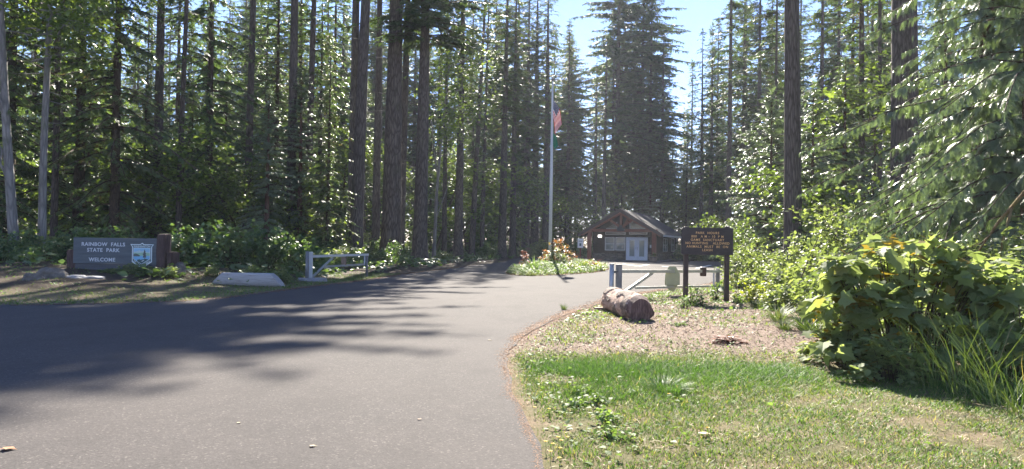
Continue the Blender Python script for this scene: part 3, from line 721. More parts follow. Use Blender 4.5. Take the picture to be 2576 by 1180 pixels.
# ------------------------------------------------------------------ gates
def P3(px, py, Y): return Vector(D(px, py, Y))
A = G(1538, 757); B = G(1807, 738); YA, YB = A[1], B[1]
t = empty('swing_gate', (A[0], A[1], 0), 0, 'tubular steel road gate with a yellowish sign back, behind the brown notice board', 'gate')
def Yat(px):                                    # the gate leaf lies on a straight line between its posts
    k = (px-CX)/F; ax, ay = A[0], A[1]; bx, by = B[0], B[1]
    u = (k*ay-ax)/((bx-ax)-k*(by-ay)); return ay+u*(by-ay)
def gp(px, py, dy=0.0): return P3(px, py, Yat(px)+dy)-t.location
pr = lambda w, Y_: w/F*Y_/2
b = gp(1538, 757); tp = gp(1538.5, 664.5); MB().tube([(tp.x, tp.y, -.2), tp], pr(11.5, YA), 16).build('hinge_post', MAT['galv'], t)
MB().tube([tp+Vector((0, 0, .0)), tp+Vector((0, 0, .012))], pr(12.5, YA), 16).build('post_cap', MAT['galv_dark'], t)
Yp = Yat(1557)-0.05; q = gp(1556.5, 665); MB().box(q.x-pr(15, Yp), q.x+pr(15, Yp), q.y-.06, q.y+.06, -.2, q.z, 0, .008).build('support_post', MAT['galv_dark'], t)
MB().bar(gp(1541, 684, -.02), gp(1552, 684, -.02), .05, .075).build('hinge', MAT['galv_dark'], t)
MB().bar(gp(1562, 682.8), gp(1813, 682.3), .06, 7.2/F*Yat(1690)).build('top_rail', MAT['paintsteel'], t)
MB().bar(gp(1598, 724.4), gp(1797, 719.2), .05, 5.4/F*Yat(1690)).build('bottom_rail', MAT['paintsteel'], t)
MB().bar(gp(1562, 741, .005), gp(1641, 686, .005), .05, .085).build('brace', MAT['paintsteel'], t)
MB().bar(gp(1794.5, 720), gp(1795, 686), .05, .06).build('end_bar', MAT['galv'], t)
zt_ = gp(1807, 675); MB().box(zt_.x-pr(8.5, YB), zt_.x+pr(8.5, YB), zt_.y+.04, zt_.y+.15, -.2, zt_.z, 0, .006).build('latch_post', MAT['galv_dark'], t)
def oct_(px0, px1, tops, dy, name, mat, th=.008):
    pts = [gp(*p) for p in tops]; y = pts[0].y+dy
    Yr = pts[0].y
    MB().prism([(p.x, p.z) for p in pts][::-1], y, y+th).build(name, mat, t)
ymid = Yat(1690)
def gflat(px, py): return P3(px, py, ymid)-t.location
def plate(name, mat, tops, dy, th=.006):
    pts = [gflat(*p) for p in tops]; y = pts[0].y+dy
    return MB().prism([(p.x, p.z) for p in pts], y, y+th).build(name, mat, t)
plate('sign_back', MAT['signback'], [(1676, 684), (1683, 670), (1700, 670), (1707.5, 684), (1708.5, 690), (1708, 714), (1705, 718), (1697, 732), (1684, 732), (1674.5, 718), (1672.5, 714), (1674, 690)], 0.05)
plate('sign_edge', MAT['signback'], [(1674, 687), (1709, 687), (1708.5, 717), (1673, 717)], -0.045)
ymid = Yat(1768); 
pts = [gflat(*p) for p in ((1760.5, 671.5), (1775, 695))]
MB().box(pts[0].x, pts[1].x, pts[0].y-.09, pts[0].y+.05, pts[1].z, pts[0].z, 0, .03).build('lock_box', MAT['brownbox'], t)
for a, b_, m in ((1707, 1722, 'redtape'), (1776, 1786, 'redtape'), (1786, 1793, 'whitetape')):
    p = gp(a, 682.6, -.032); q = gp(b_, 682.5, -.032); MB().bar(p, q, .003, .07).build('reflective_tape', MAT[m], t)

A = G(775, 708); B = G(921, 694)
t = empty('swing_gate', (A[0], A[1], gz1(A[0], A[1])*0), 0, 'white and grey steel road gate on a concrete foot beside the bleached log', 'gate')
Bp = np.array([XG(919, 30.5), 30.5])
B = np.array([Bp[0], Bp[1], 0]); YA = A[1]
b = gp(771, 708); tp = gp(773, 632.5); MB().tube([(tp.x, tp.y, -.2), tp], pr(8.6, YA), 14).build('hinge_post', MAT['galv_dark'], t)
tp2 = gp(782.5, 633.5, .0); MB().box(tp2.x-pr(8, YA), tp2.x+pr(8, YA), tp2.y-.06, tp2.y+.05, 0.05, tp2.z, 0, .006).build('gate_stile', MAT['whitesteel'], t)
MB().bar(gp(786, 645), gp(926, 640.5), .06, 6.0/F*YA).build('top_rail', MAT['whitesteel'], t)
MB().bar(gp(812, 671), gp(916, 665), .05, 5.0/F*YA).build('bottom_rail', MAT['galv'], t)
MB().bar(gp(786, 696, .005), gp(837, 648, .005), .05, .07).build('brace', MAT['galv'], t)
MB().bar(gp(916.5, 668), gp(917, 643), .05, .07).build('end_bar', MAT['galv'], t)
q = gp(923, 640, .06); MB().tube([(q.x, q.y, -.2), (q.x, q.y, q.z+.02)], .045, 12).build('latch_post', MAT['galv_dark'], t)
ymid = Yat(865); plate('wooden_tag', MAT['woodtag'], [(857.5, 647), (870, 647), (870, 667), (857.5, 667)], .04, .02)
p = gp(872, 642.3, -.034); q = gp(878, 642, -.034); MB().bar(p, q, .003, .06).build('reflective_tape', MAT['redtape'], t)
bm = bmesh.new(); bmesh.ops.create_cone(bm, cap_ends=True, segments=20, radius1=.45, radius2=.40, depth=.16)
for v in bm.verts: v.co.z += .05; v.co.x = v.co.x*1.25+.15; v.co += Vector(mnoise.noise_vector(v.co*3))*.03
MB().bm(bm).build('concrete_foot', MAT['concrete'], t)

# ------------------------------------------------------------------ flagpole and its two flags
FP = np.array([XG(1383, 46.0), 46.0]); gzf = gz1(*FP); topz = D(1391, 199, 46.0)[2]
t = empty('flagpole', (FP[0], FP[1], gzf), 0, 'tall tapering white metal flagpole rising from the planted island', 'flagpole')
H = topz-gzf
MB().tube([(0, 0, -.3), (0, 0, H*.45), (0, 0, H)], [.115, .095, .045], 20).build('pole', MAT['whitesteel'], t)
bm = bmesh.new(); bmesh.ops.create_uvsphere(bm, u_segments=16, v_segments=10, radius=.10)
for v in bm.verts: v.co.z += H+.09
MB().bm(bm, smooth=True).build('ball_finial', MAT['paintsteel'], t)
MB().tube([(0, 0, H-.12), (0, 0, H+.01)], [.07, .07], 14).build('truck', MAT['galv_dark'], t)
def flag(name, mat, n, m, fn, label):
    vs = [fn(i/(n-1), j/(m-1)) for i in range(n) for j in range(m)]
    fs = [(i*m+j, (i+1)*m+j, (i+1)*m+j+1, i*m+j+1) for i in range(n-1) for j in range(m-1)]
    me = bpy.data.meshes.new(name); me.from_pydata(vs, [], fs); me.materials.append(mat)
    uvl = me.uv_layers.new(name='UVMap')
    for p in me.polygons:
        p.use_smooth = True
        for li in p.loop_indices:
            vi = me.loops[li].vertex_index; uvl.data[li].uv = ((vi % m)/(m-1), (vi//m)/(n-1))
    me.update(); o = obj(name, me); sol = o.modifiers.new('thickness', 'SOLIDIFY'); sol.thickness = 0.012
    tag(o, label, 'flag'); return o
zf = D(1389, 252, 46)[2]
def usfn(u, v):                                 # u down the hoist, v out along the fly; the cloth hangs limp
    out = math.sin(min(1, 1.3*v)*1.57)
    x = .07+(1-u)*.50*out+u*.14*v+.03*math.sin(v*8+u*4)*v
    y = .15*math.sin(v*10+u*2.2)*min(1, v*3)
    z = -1.08*u-(1.52*(1-u)+1.02*u)*v**1.12+.025*math.sin(v*7+u*5)
    return (x, y, z)
o = flag('striped_flag', MAT['usflag'], 26, 46, usfn, 'limp red and white striped flag with blue starred corner hanging from the flagpole'); o.location = (FP[0], FP[1], zf)
zf2 = D(1389, 334, 46)[2]
def gfn(u, v):
    x = .07+(1-u)*.30*math.sin(min(1, v*1.3)*1.57)+u*.10*v+.02*math.sin(v*8+u*2)
    return (x, .10*math.sin(v*10+u)*min(1, v*3), -.50*u-(.80*(1-u)+.55*u)*v**1.1)
o = flag('green_flag', MAT['greenflag'], 18, 30, gfn, 'limp green flag hanging low on the pole under the striped one'); o.location = (FP[0]-.01, FP[1]+.02, zf2)

# ------------------------------------------------------------------ the cabin
t = empty('park_cabin', (BC[0], BC[1], 0.03), -BYAW, 'small dark brown park cabin with gabled porch of reddish timbers and white double doors', 'cabin')
def bu(px, py, sdep):                            # local (u, z) of a picture point on the plane s = sdep
    o3 = np.array([BC[0]+BB[0]*sdep, BC[1]+BB[1]*sdep, 0]); d = ray(px, py); n = np.array([BB[0], BB[1], 0])
    k = ((o3-EYEP)@n)/(d@n); p = EYEP+d*k; return float((p[:2]-BC[:2])@BA), float(p[2]-.03)
def bs(px, py, u):                               # local (s, z) of a picture point on the side plane u = const
    o3 = np.array([BC[0]+BA[0]*u, BC[1]+BA[1]*u, 0]); d = ray(px, py); n = np.array([BA[0], BA[1], 0])
    k = ((o3-EYEP)@n)/(d@n); p = EYEP+d*k; return float((p[:2]-BC[:2])@BB), float(p[2]-.03)
WS = 1.3                                         # the front wall stands behind the porch posts
ul = bu(1482, 640, 0)[0]; ur = bu(1644, 640, 0)[0]
uapex, zapex = bu(1559.5, 525, -0.5); ueL, zeL = bu(1463, 586.5, -0.5); ueR, zeR = bu(1668, 589, -0.5)
hw = max(uapex-ueL, ueR-uapex); ze = (zeL+zeR)/2-.05; LEN = 15.5
wl, wr = ul+.02, ur-.02
def roofz(u): return zapex-(zapex-ze)*abs(u-uapex)/hw
# walls with the gable, thickness kept
mb = MB()
gz_ = lambda u: roofz(u)-.24
mb.prism([(wl, 0), (wr, 0), (wr, gz_(wr)), (uapex, gz_(uapex)), (wl, gz_(wl))], WS, WS+.18, 0)
mb.box(wl, wl+.18, WS+.18, LEN, 0, gz_(wl)); mb.box(wr-.18, wr, WS+.18, LEN, 0, gz_(wr))
mb.prism([(wl, 0), (wr, 0), (wr, gz_(wr)), (uapex, gz_(uapex)), (wl, gz_(wl))], LEN, LEN+.18, 0)
w = mb.build('wall', MAT['siding'], t)
# roof: two slabs and barge boards
mb = MB()
for sg in (-1, 1):
    ue = uapex+sg*hw
    th = .12
    p = [(uapex, zapex), (ue, ze), (ue, ze-th), (uapex, zapex-th)]
    if sg < 0: p = p[::-1]
    mb.prism(p, -.5, LEN+.7, 0)
r_ = mb.build('roof', MAT['shingle'], t)
for sg in (-1, 1):
    ue = uapex+sg*(hw+.01)
    p = [(uapex, zapex+.02), (ue, ze+.02), (ue, ze-.30), (uapex, zapex-.32)]
    MB().prism(p if sg > 0 else p[::-1], -.56, -.505).build('barge_board', MAT['brownbox'], t)
    x = ue-.02 if sg > 0 else ue-.06
    MB().box(x, x+.09, -.5, LEN+.7, ze-.2, ze-.03).build('gutter', MAT['whitetrim'] if sg > 0 else MAT['brownbox'], t)
# timber frame of the porch
for px, w_ in ((1482, 9.5), (1644.5, 10.5)):
    u, _ = bu(px, 640, 0); hwid = w_/27.5/2
    MB().box(u-hwid, u+hwid, -.17, .17, -.02, roofz(u)-.30, 0, .015).build('porch_post', MAT['timber'], t)
zb1 = bu(1560, 583.0, -.1)[1]; zb0 = bu(1560, 577.5, -.1)[1]
ubl, ubr = bu(1478, 580, 0)[0]-.15, bu(1651, 580, 0)[0]+.1
MB().box(ubl, ubr, -.14, .14, zb1-.02, zb0+.03, 0, .012).build('tie_beam', MAT['timber'], t)
uu = uapex
def tb(u0, z0, u1, z1, w=.2, y=0.0): return MB().bar((u0, y, z0), (u1, y, z1), .2, w)
zk = zb0+.12
tb(uu, zb0, uu, zapex-.35, .24).build('king_post', MAT['timber'], t)
tb(uu-.05, zk+.1, uu-1.15, roofz(uu-1.15)-.30).build('truss_brace', MAT['timber'], t)
tb(uu+.05, zk+.1, uu+1.15, roofz(uu+1.15)-.30).build('truss_brace', MAT['timber'], t)
tb(uu+.05, zb0+.1, uu+.62, roofz(uu+.62)-.3, .2, .7).build('truss_brace', MAT['timber'], t)
for sg in (-1, 1):
    MB().bar((uu, -.3, zapex-.42), (uu+sg*(hw-.25), -.3, ze-.12), .22, .2).build('rafter', MAT['timber'], t)
    MB().bar((uu, .65, zapex-.30), (uu+sg*(hw-.25), .65, ze-.0), .12, .2).build('rafter', MAT['timber'], t)
MB().prism([(uu-.36, zb0-.16), (uu+.36, zb0-.16), (uu+.36, zb0+.1), (uu+.16, zb0+.22), (uu+.14, zb0+.42), (uu-.14, zb0+.42), (uu-.16, zb0+.22), (uu-.36, zb0+.1)], -.165, -.142).build('truss_plate', MAT['darkiron'], t)
# pale gable windows behind the truss (triangular lights)
for poly in (((1523, 576), (1545, 564), (1552, 559), (1552, 576)), ((1583, 576), (1583, 553), (1590, 551), (1628, 574), (1628, 576))):
    q = [bu(*p, WS) for p in poly]; q = q[::-1]
    f = MB().prism([(a, b) for a, b in q], WS-.03, WS-.002).build('window', MAT['whitetrim'], t)
    cx = sum(a for a, b in q)/len(q); cz = sum(b for a, b in q)/len(q)
    MB().prism([(cx+(a-cx)*.86, cz+(b-cz)*.8) for a, b in q], WS-.035, WS-.031).build('pane', MAT['darkpane'], f)
def rect(px0, px1, py0, py1):
    a = bu(px0, (py0+py1)/2, WS)[0]; b = bu(px1, (py0+py1)/2, WS)[0]; xm = (px0+px1)/2
    return a, b, bu(xm, py1, WS)[1], bu(xm, py0, WS)[1]
def framed(name, a, b, z0, z1, y, fmat, pmat, fw_=.07, bars=(), parent=t):
    mb = MB(); mb.box(a, a+fw_, y-.05, y+.02, z0, z1); mb.box(b-fw_, b, y-.05, y+.02, z0, z1)
    mb.box(a+fw_, b-fw_, y-.048, y+.02, z1-fw_, z1); mb.box(a+fw_, b-fw_, y-.048, y+.02, z0, z0+fw_)
    for z in bars: mb.box(a+fw_, b-fw_, y-.040, y+.015, z-.03, z+.03)
    f = mb.build(name, fmat, parent); MB().box(a+fw_*.5, b-fw_*.5, y-.02, y-.012, z0+fw_*.5, z1-fw_*.5).build('pane', pmat, f); return f
for p0, p1 in ((1521.5, 1545.5), (1548, 1572.5)):
    a, b, z0, z1 = rect(p0, p1, 597, 630); f = framed('window', a, b, z0, z1, WS-.01, MAT['whitetrim'], MAT['pane'], .07, ((z0+z1)/2,))
    for k, cc in enumerate((.22, .62)):
        MB().box(a+(b-a)*cc, a+(b-a)*(cc+.2), WS-.037, WS-.034, z0+.2, z0+.45).build('notice', MAT['posteyellow'] if k else MAT['emb_isle'], f)
for p0, p1 in ((1522.5, 1573), (1582.5, 1628)):
    a, b, z0, z1 = rect(p0, p1, 583, 590.5); framed('transom_window', a, b, z0, z1, WS-.01, MAT['whitetrim'], MAT['darkpane'], .06)
a, b, z0, z1 = rect(1574.5, 1629, 597, 657.5); z0 = 0.02
mb = MB(); mb.box(a, a+.1, WS-.08, WS, z0, z1); mb.box(b-.1, b, WS-.08, WS, z0, z1); mb.box(a+.1, b-.1, WS-.078, WS, z1-.1, z1)
fr = mb.build('door_frame', MAT['doorwhite'], t)
mid = (a+b)/2
for x0_, x1_, k in ((a+.105, mid-.004, 1), (mid+.004, b-.105, -1)):
    pw = (x1_-x0_); m = pw*.24; mb = MB()
    mb.box(x0_, x0_+m, WS-.065, WS-.02, z0, z1-.105); mb.box(x1_-m, x1_, WS-.065, WS-.02, z0, z1-.105)
    mb.box(x0_+m, x1_-m, WS-.064, WS-.02, z0, z0+.36); mb.box(x0_+m, x1_-m, WS-.064, WS-.02, z1-.30, z1-.105)
    d_ = mb.build('door', MAT['doorwhite'], t)
    MB().box(x0_+m*.8, x1_-m*.8, WS-.045, WS-.04, z0+.32, z1-.26).build('pane', MAT['doorpane'], d_)
    hx = x1_-.07 if k > 0 else x0_+.07
    MB().tube([(hx, WS-.066, 1.0), (hx, WS-.11, 1.02), (hx, WS-.11, 1.22), (hx, WS-.066, 1.24)], .014, 6).build('handle', MAT['galv_dark'], d_)
# stone skirt
zs = bu(1540, 637, WS)[1]
MB().box(wl-.05, a-.002, WS-.10, WS-.002, 0, zs).build('stone_skirt', MAT['stone'], t)
MB().box(b+.002, wr+.05, WS-.10, WS-.002, 0, zs).build('stone_skirt', MAT['stone'], t)
MB().box(wr+.002, wr+.10, WS-.10, LEN, 0, zs).build('stone_skirt', MAT['stone'], t)
# side windows
for p0, p1 in ((1667.5, 1677.5), (1688, 1695), (1699.5, 1704.5)):
    s0, z1 = bs(p0, 599.5, wr); s1, _ = bs(p1, 599.5, wr); z0 = bs((p0+p1)/2, 633, wr)[1]; z0 = max(z0, zs+.05)
    mb = MB(); fwd = .09
    mb.box(wr-.01, wr+.05, s0, s0+fwd, z0, z1); mb.box(wr-.01, wr+.05, s1-fwd, s1, z0, z1); mb.box(wr-.01, wr+.048, s0+fwd, s1-fwd, z1-.07, z1); mb.box(wr-.01, wr+.048, s0+fwd, s1-fwd, z0, z0+.07)
    mb.box(wr-.01, wr+.04, (s0+s1)/2-.03, (s0+s1)/2+.03, z0+.07, z1-.07); mb.box(wr-.01, wr+.042, s0+fwd, s1-fwd, (z0+z1)/2-.03, (z0+z1)/2+.03)
    f = mb.build('window', MAT['whitetrim'], t); MB().box(wr+.004, wr+.012, s0+.05, s1-.05, z0+.04, z1-.04).build('pane', MAT['pane'], f)
u0, z0 = bu(1509, 594.5, WS); MB().box(u0-.17, u0+.17, WS-.16, WS-.002, z0-.1, z0+.13, 0, .03).build('porch_lamp', MAT['lampglow'], t)
u0, z0 = bu(1636, 620, WS); MB().box(u0-.07, u0+.07, WS-.06, WS-.002, z0-.15, z0+.15).build('wall_box', MAT['whitetrim'], t)
# planter box by the porch post
u0, z0 = bu(1642, 655, -.5)
pl = empty('wooden_planter', tuple(list(BC[:2]+BA*u0+BB*(-.45))+[.03]), -BYAW, 'low wooden half barrel planter at the foot of the right porch post', 'planter')
bm = bmesh.new(); bmesh.ops.create_cone(bm, cap_ends=True, segments=20, radius1=.30, radius2=.40, depth=.42)
for v in bm.verts: v.co.z += .21
MB().bm(bm).build('tub', MAT['woodtag'], pl)
bm = bmesh.new(); bmesh.ops.create_cone(bm, cap_ends=False, segments=20, radius1=.375, radius2=.395, depth=.05)
for v in bm.verts: v.co.z += .33
MB().bm(bm).build('hoop', MAT['darkiron'], pl)
PLANTER = pl

# small white parking sign left of the porch
Yp = 64.0; c = D(1459.5, 612, Yp); sc = F/Yp
t = empty('parking_sign', (c[0], Yp, gz1(c[0], Yp)), 0, 'small white parking sign on a thin reddish post left of the cabin porch', 'sign')
zc = c[2]-t.location.z
MB().box(-7/sc, 7/sc, -.01, .01, zc-11.5/sc, zc+11.5/sc, 0, .004).build('panel', MAT['whitetrim'], t)
MB().box(-2.6/sc, 2.6/sc, -.014, -.0105, zc-7/sc, zc-0/sc).build('symbol', MAT['emb_dark'], t)
MB().box(-4.6/sc, 4.6/sc, -.014, -.0105, zc+4.5/sc, zc+6/sc).build('symbol', MAT['emb_dark'], t)
MB().box(-.05, .05, .012, .10, -.2, zc+.1, 0, .006).build('post', MAT['timber'], t)
# small notice board among the far trunks
c = D(1328, 634, 80.0); t = empty('notice_board', (c[0], 80, gz1(c[0], 80)), rad(20), 'small brown gabled notice board among dark trunks left of the flagpole', 'sign')
zc = c[2]-t.location.z
MB().prism([(-.42, zc-.3), (.42, zc-.3), (.42, zc+.25), (0, zc+.5), (-.42, zc+.25)], -.04, .04).build('panel', MAT['woodtag'], t)
MB().box(-.06, .06, .042, .14, -.2, zc+.3).build('post', MAT['brownpost'], t)
# fallen wood and rocks by the verge
def rock(name, px, py, w, h, seed, label, mat='rock', cat='rock'):
    p = G(px, py); bm = bmesh.new(); bmesh.ops.create_icosphere(bm, subdivisions=4, radius=1)
    for v in bm.verts:
        n = mnoise.fractal(v.co*1.3+Vector((seed, 0, 0)), 1, 2, 5); v.co *= 1+.28*n
        v.co = Vector((v.co.x*w/2, v.co.y*w*.4, max(-.3, v.co.z)*h))
    o = MB().bm(bm, smooth=False).build(name, MAT[mat]); o.location = (p[0], p[1]+w*.3, gz1(p[0], p[1]+w*.3)); tag(o, label, cat); return o
rock('rock', 112, 722, .95, .30, 2, 'low mossy boulder on the verge left of the welcome sign')
rock('rock', 70, 726, .6, .2, 12, 'smaller dark boulder left of the mossy boulder on the verge')
rock('rock', 178, 722, .7, .07, 22, 'flat grey stone slab at the foot of the left rough sign post', 'concrete')
rock('rock', 222, 722, .7, .06, 25, 'flat grey stone slab under the stake of the welcome sign', 'concrete')
rock('rock', 440, 714, .55, .34, 31, 'brownish rock at the right foot of the welcome sign')
p = G(1520, 781); o = MB().bm((lambda bm: (bmesh.ops.create_cube(bm, size=1), [setattr(v, 'co', Vector((v.co.x*.45, v.co.y*.16, v.co.z*.05))) for v in bm.verts], bm)[-1])(bmesh.new())).build('wood_scrap', MAT['log'])
o.location = (p[0], p[1], .045); o.rotation_euler = (0, 0, .15); tag(o, 'flat reddish wood scrap at the road edge beside the bark log', 'wood scrap')

# ================================================================== vegetation
def trunk_mesh(name, H, r0, seed, mat, seg=14, rings=40, top=0.12, ridges=0, amp=0.03, sticks=0, sz0=1.5, sz1=12, bend=0.0, flare=0.5, fork=None):
    R = np.random.default_rng(seed); mb = MB(); vs = []; fs = []
    hs = H*np.linspace(0, 1, rings+1)**1.5
    for i, z in enumerate(hs):
        f = z/H; r = r0*((1-f)**0.75*(1-top)+top*(1-f)+.01)*(1+flare*math.exp(-z/(r0*1.6)))
        bx = bend*math.sin(f*2.3+seed)*(f*4 if f < .25 else 1)*.6; by = bend*math.sin(f*1.7+seed*2)*.6
        for k in range(seg):
            a = 2*math.pi*k/seg
            n = mnoise.fractal(Vector((math.cos(a)*2.2+seed, math.sin(a)*2.2, z*.35)), 1, 2, 3)*amp
            if ridges: n += amp*.9*abs(math.sin(a*ridges/2+2.2*mnoise.noise(Vector((math.cos(a)*2, math.sin(a)*2, z*.55+seed)))))
            vs.append((bx+r*(1+n)*math.cos(a), by+r*(1+n)*math.sin(a), z-.3 if i == 0 else z))
    for i in range(rings):
        for k in range(seg): fs.append((i*seg+k, i*seg+(k+1) % seg, (i+1)*seg+(k+1) % seg, (i+1)*seg+k))
    mb.add(vs, fs, 0, True)
    for _ in range(sticks):
        z = R.uniform(sz0, sz1); a = R.uniform(0, 6.28); L = R.uniform(.5, 2.2); d = np.array([math.cos(a), math.sin(a), R.uniform(-.35, .25)])
        r = r0*(1-z/H)**.75; p0 = np.array([0, 0, z])+d*r*.6
        mb.tube([p0, p0+d*L*.5+np.array([0, 0, -.04]), p0+d*L+np.array([0, 0, R.uniform(-.3, .12)])], [.022, .014, .004], 4, 0, False)
    if fork:
        for (z, a, L, rr, lean) in fork:
            f = z/H; bx = bend*math.sin(f*2.3+seed)*(f*4 if f < .25 else 1)*.6; by = bend*math.sin(f*1.7+seed*2)*.6
            p = np.array([bx, by, z]); dr = np.array([math.cos(a)*lean, math.sin(a)*lean, 1.0]); pts = [p]
            for i in range(6):
                dr = dr*np.array([.86, .86, 1]); pts.append(pts[-1]+dr*L/6+R.normal(0, .06, 3))
            mb.tube(pts, [rr*(1-i/7) for i in range(7)], 7, 0, False)
    return mb.mesh(name, mat)

def conifer(name, seed, H, z0, Lmax, up, droop, per, dz, step, twl, twn, T, mats, prof=None, ang=55, hang=0.25, wood=True, tlen=(.5, 1.0), tw_w=.42, start=.1, wtint=.5, woodr=1.0, hangv=.18, lump=.30):
    R = np.random.default_rng(seed); lv = Leaves(); wd = MB(); z = z0
    prof = prof or (lambda f: (1-f)**.8*min(1, .45+f/.18))
    while z < H-.25:
        f = (z-z0)/(H-z0); k = per
        for _ in range(k):
            a = R.uniform(0, 2*math.pi); zb = z+R.normal(0, dz*.35); L = Lmax*prof(f)*R.uniform(.5, 1.12)*(1+lump*math.sin(a*2+z*1.1+seed)*math.sin(z*.55+a+seed*2))+.15
            if R.random() < .05: L *= 1.25
            dirh = np.array([math.cos(a), math.sin(a), 0]); sd = np.array([-math.sin(a), math.cos(a), 0])
            u = up*(1+1.2*f); dp = droop*(1-.55*f); wv = R.normal(0, .10)
            def P(t): 
                t = np.asarray(t)[..., None]
                return np.array([0, 0, zb])+dirh*L*t+sd*(wv*L*t*t)+np.array([0, 0, 1.])*L*(u*t-dp*t**1.7+.5*dp*np.maximum(0, t-.7)**1.5)
            if wood:
                tt = np.linspace(0, .95, 5); wd.tube(P(tt), [woodr*(.012*L+.012-.010*L*q) for q in tt], 4, 0, False)
            n = max(4, int(L/step))
            t = np.sort(R.uniform(start, 1, n)); base = P(t); tan = unit(P(np.minimum(1.02, t+.03))-base)
            b2 = np.repeat(base, twn, 0); t2 = np.repeat(t, twn); tan2 = np.repeat(tan, twn, 0); m = len(b2)
            sg = np.where(R.random(m) < .5, -1, 1)[:, None]; th = np.radians(R.normal(ang, 14, m))[:, None]
            d = tan2*np.cos(th)+sd*sg*np.sin(th); d[:, 2] += R.normal(-hang, hangv, m)
            LL = twl*R.uniform(*tlen, m)*(0.35+0.85*(1-t2)**.7*min(1.6, L/2.2)+.25)
            nh = np.array([0, 0, 1.])+R.normal(0, .38, (m, 3))
            tint = np.clip(wtint+R.normal(0, .2, m)+R.normal(0, .12), 0, .97); tint[R.random(m) < .012] = 1
            lv.add(T, b2, d, nh, LL, LL*tw_w*R.uniform(1.6, 2.6, m)*1.0, tint)
            lv.add(T, P(np.array([.9])), tan[-1:]+np.array([[0, 0, -.1]]), np.array([[0, 0, 1.]]), twl*.9, twl*.8, .6)
        z += dz*R.uniform(.75, 1.25)*(1-.35*f)
    n = 14; a = R.uniform(0, 6.28, n); zt = R.uniform(H-1.0, H+.15, n)
    lv.add(T, np.stack([a*0, a*0, zt], 1), np.stack([np.cos(a), np.sin(a), a*0+1.1], 1), np.array([0, 0, 1.])+R.normal(0, .3, (n, 3)), twl*.8, twl*.6, .6)
    lv.mb(wd, 1)
    return lv.mesh(name, mats)

def blobs(name, seed, clusters, T, per, lsize, mats, spread=.6, upbias=.8, outw=.5, wood=None, sizevar=(.6, 1.2), wl=.8, flat=.7, droop=-.15, tv=.25):
    """leaf clumps round given (x,y,z,r) centres; the leaves lie on layered sprays so that light passes between"""
    R = np.random.default_rng(seed); lv = Leaves()
    cen = np.array([c[:3] for c in clusters]); cm = cen.mean(0)
    for c in clusters:
        n = max(3, int(per*c[3]**2)); p = R.normal(0, 1, (n, 3)); p = unit(p)*R.random((n, 1))**.45*c[3]; p[:, 2] *= flat
        d = unit(p+1e-6)*outw+R.normal(0, .6, (n, 3)); d[:, 2] = d[:, 2]*.4+droop
        nh = np.array([0, 0, upbias])+R.normal(0, .42, (n, 3))
        L = lsize*R.uniform(*sizevar, n); lv.add(T, np.array(c[:3])+p, d, nh, L, L*wl, np.clip(.5+R.normal(0, tv, n)+R.normal(0, .1), 0, .96))
    if wood: lv.mb(wood, 1)
    return lv.mesh(name, mats)

def broadleaf(name, seed, H, r0, z0, rad_, nb, T, per, ls, leaf, bark, flat=.75, lean=0.15):
    """returns trunk mesh, crown mesh"""
    R = np.random.default_rng(seed); tr = MB(); wd = MB(); cl = []
    pts = [np.array([0, 0, -.2])]; d = np.array([R.normal(0, lean), R.normal(0, lean), 1.])
    for i in range(7): d = d+np.append(R.normal(0, .09, 2), 0); pts.append(pts[-1]+unit(d)*H*.9/7)
    tr.tube(pts, [r0*(1-.125*i) for i in range(8)], 8, 0, True)
    for _ in range(nb):
        f = R.uniform(z0/H, .95); q = f*7/.95*.95; i = min(6, int(q)); p = pts[i]+(pts[i+1]-pts[i])*(q-i)
        a = R.uniform(0, 6.28); L = rad_*R.uniform(.5, 1.1)*(1-.45*max(0, f-.5)); dr = np.array([math.cos(a), math.sin(a), R.uniform(.15, .7)])
        bp = [p]
        for k in range(4): dr = dr+np.array([0, 0, -.10])+R.normal(0, .12, 3); bp.append(bp[-1]+unit(dr)*L/4)
        wd.tube(bp, [r0*.32*(1-f*.5)*(1-.22*k) for k in range(5)], 5, 0, False)
        for k in (2, 3, 4):
            cl.append((*(bp[k]+R.normal(0, .15, 3)), R.uniform(.35, .62)*rad_*.42))
            for _k in range(2):
                o = R.normal(0, .22*rad_, 3)*np.array([1, 1, .45]); e = bp[k]+o; wd.tube([bp[k], (bp[k]+e)/2+[0, 0, .05], e], [.012, .008, .004], 3, 0, False); cl.append((*e, R.uniform(.25, .5)*rad_*.38))
    return tr.mesh(name+'_trunk', bark), blobs(name+'_crown', seed+1, cl, T, per, ls, [leaf, bark], wood=wd, flat=flat)

print('veg start')
FB, TWG = MAT['bark'], MAT['twig']
nm = [MAT['fir'], TWG]; hm = [MAT['hemlock'], TWG]; cm_ = [MAT['cedar'], TWG]
KIND = {}
def kind(k, H, r, trunk, crown): KIND[k] = dict(H=H, r=r, trunk=trunk, crown=crown)
# big full fir, feathery, drooping
kind('fullfir', 40, .42, trunk_mesh('fir_trunk', 40, .42, 1, FB, 12, 34, sticks=10, sz0=2, sz1=9),
     conifer('fir_crown', 1, 40, 7.5, 8.2, .12, .46, 4, .58, .15, .62, 3, TF2, nm, hang=.42, hangv=.3, lump=.42, prof=lambda f: (1-f)**.6*min(1, .45+f/.4)))
kind('fullfir2', 36, .40, trunk_mesh('fir_trunk', 36, .40, 2, FB, 12, 34, sticks=14, sz0=2, sz1=10),
     conifer('fir_crown', 2, 36, 6.5, 5.4, .15, .45, 5, .53, .17, .62, 2, TF2, nm, hang=.35))
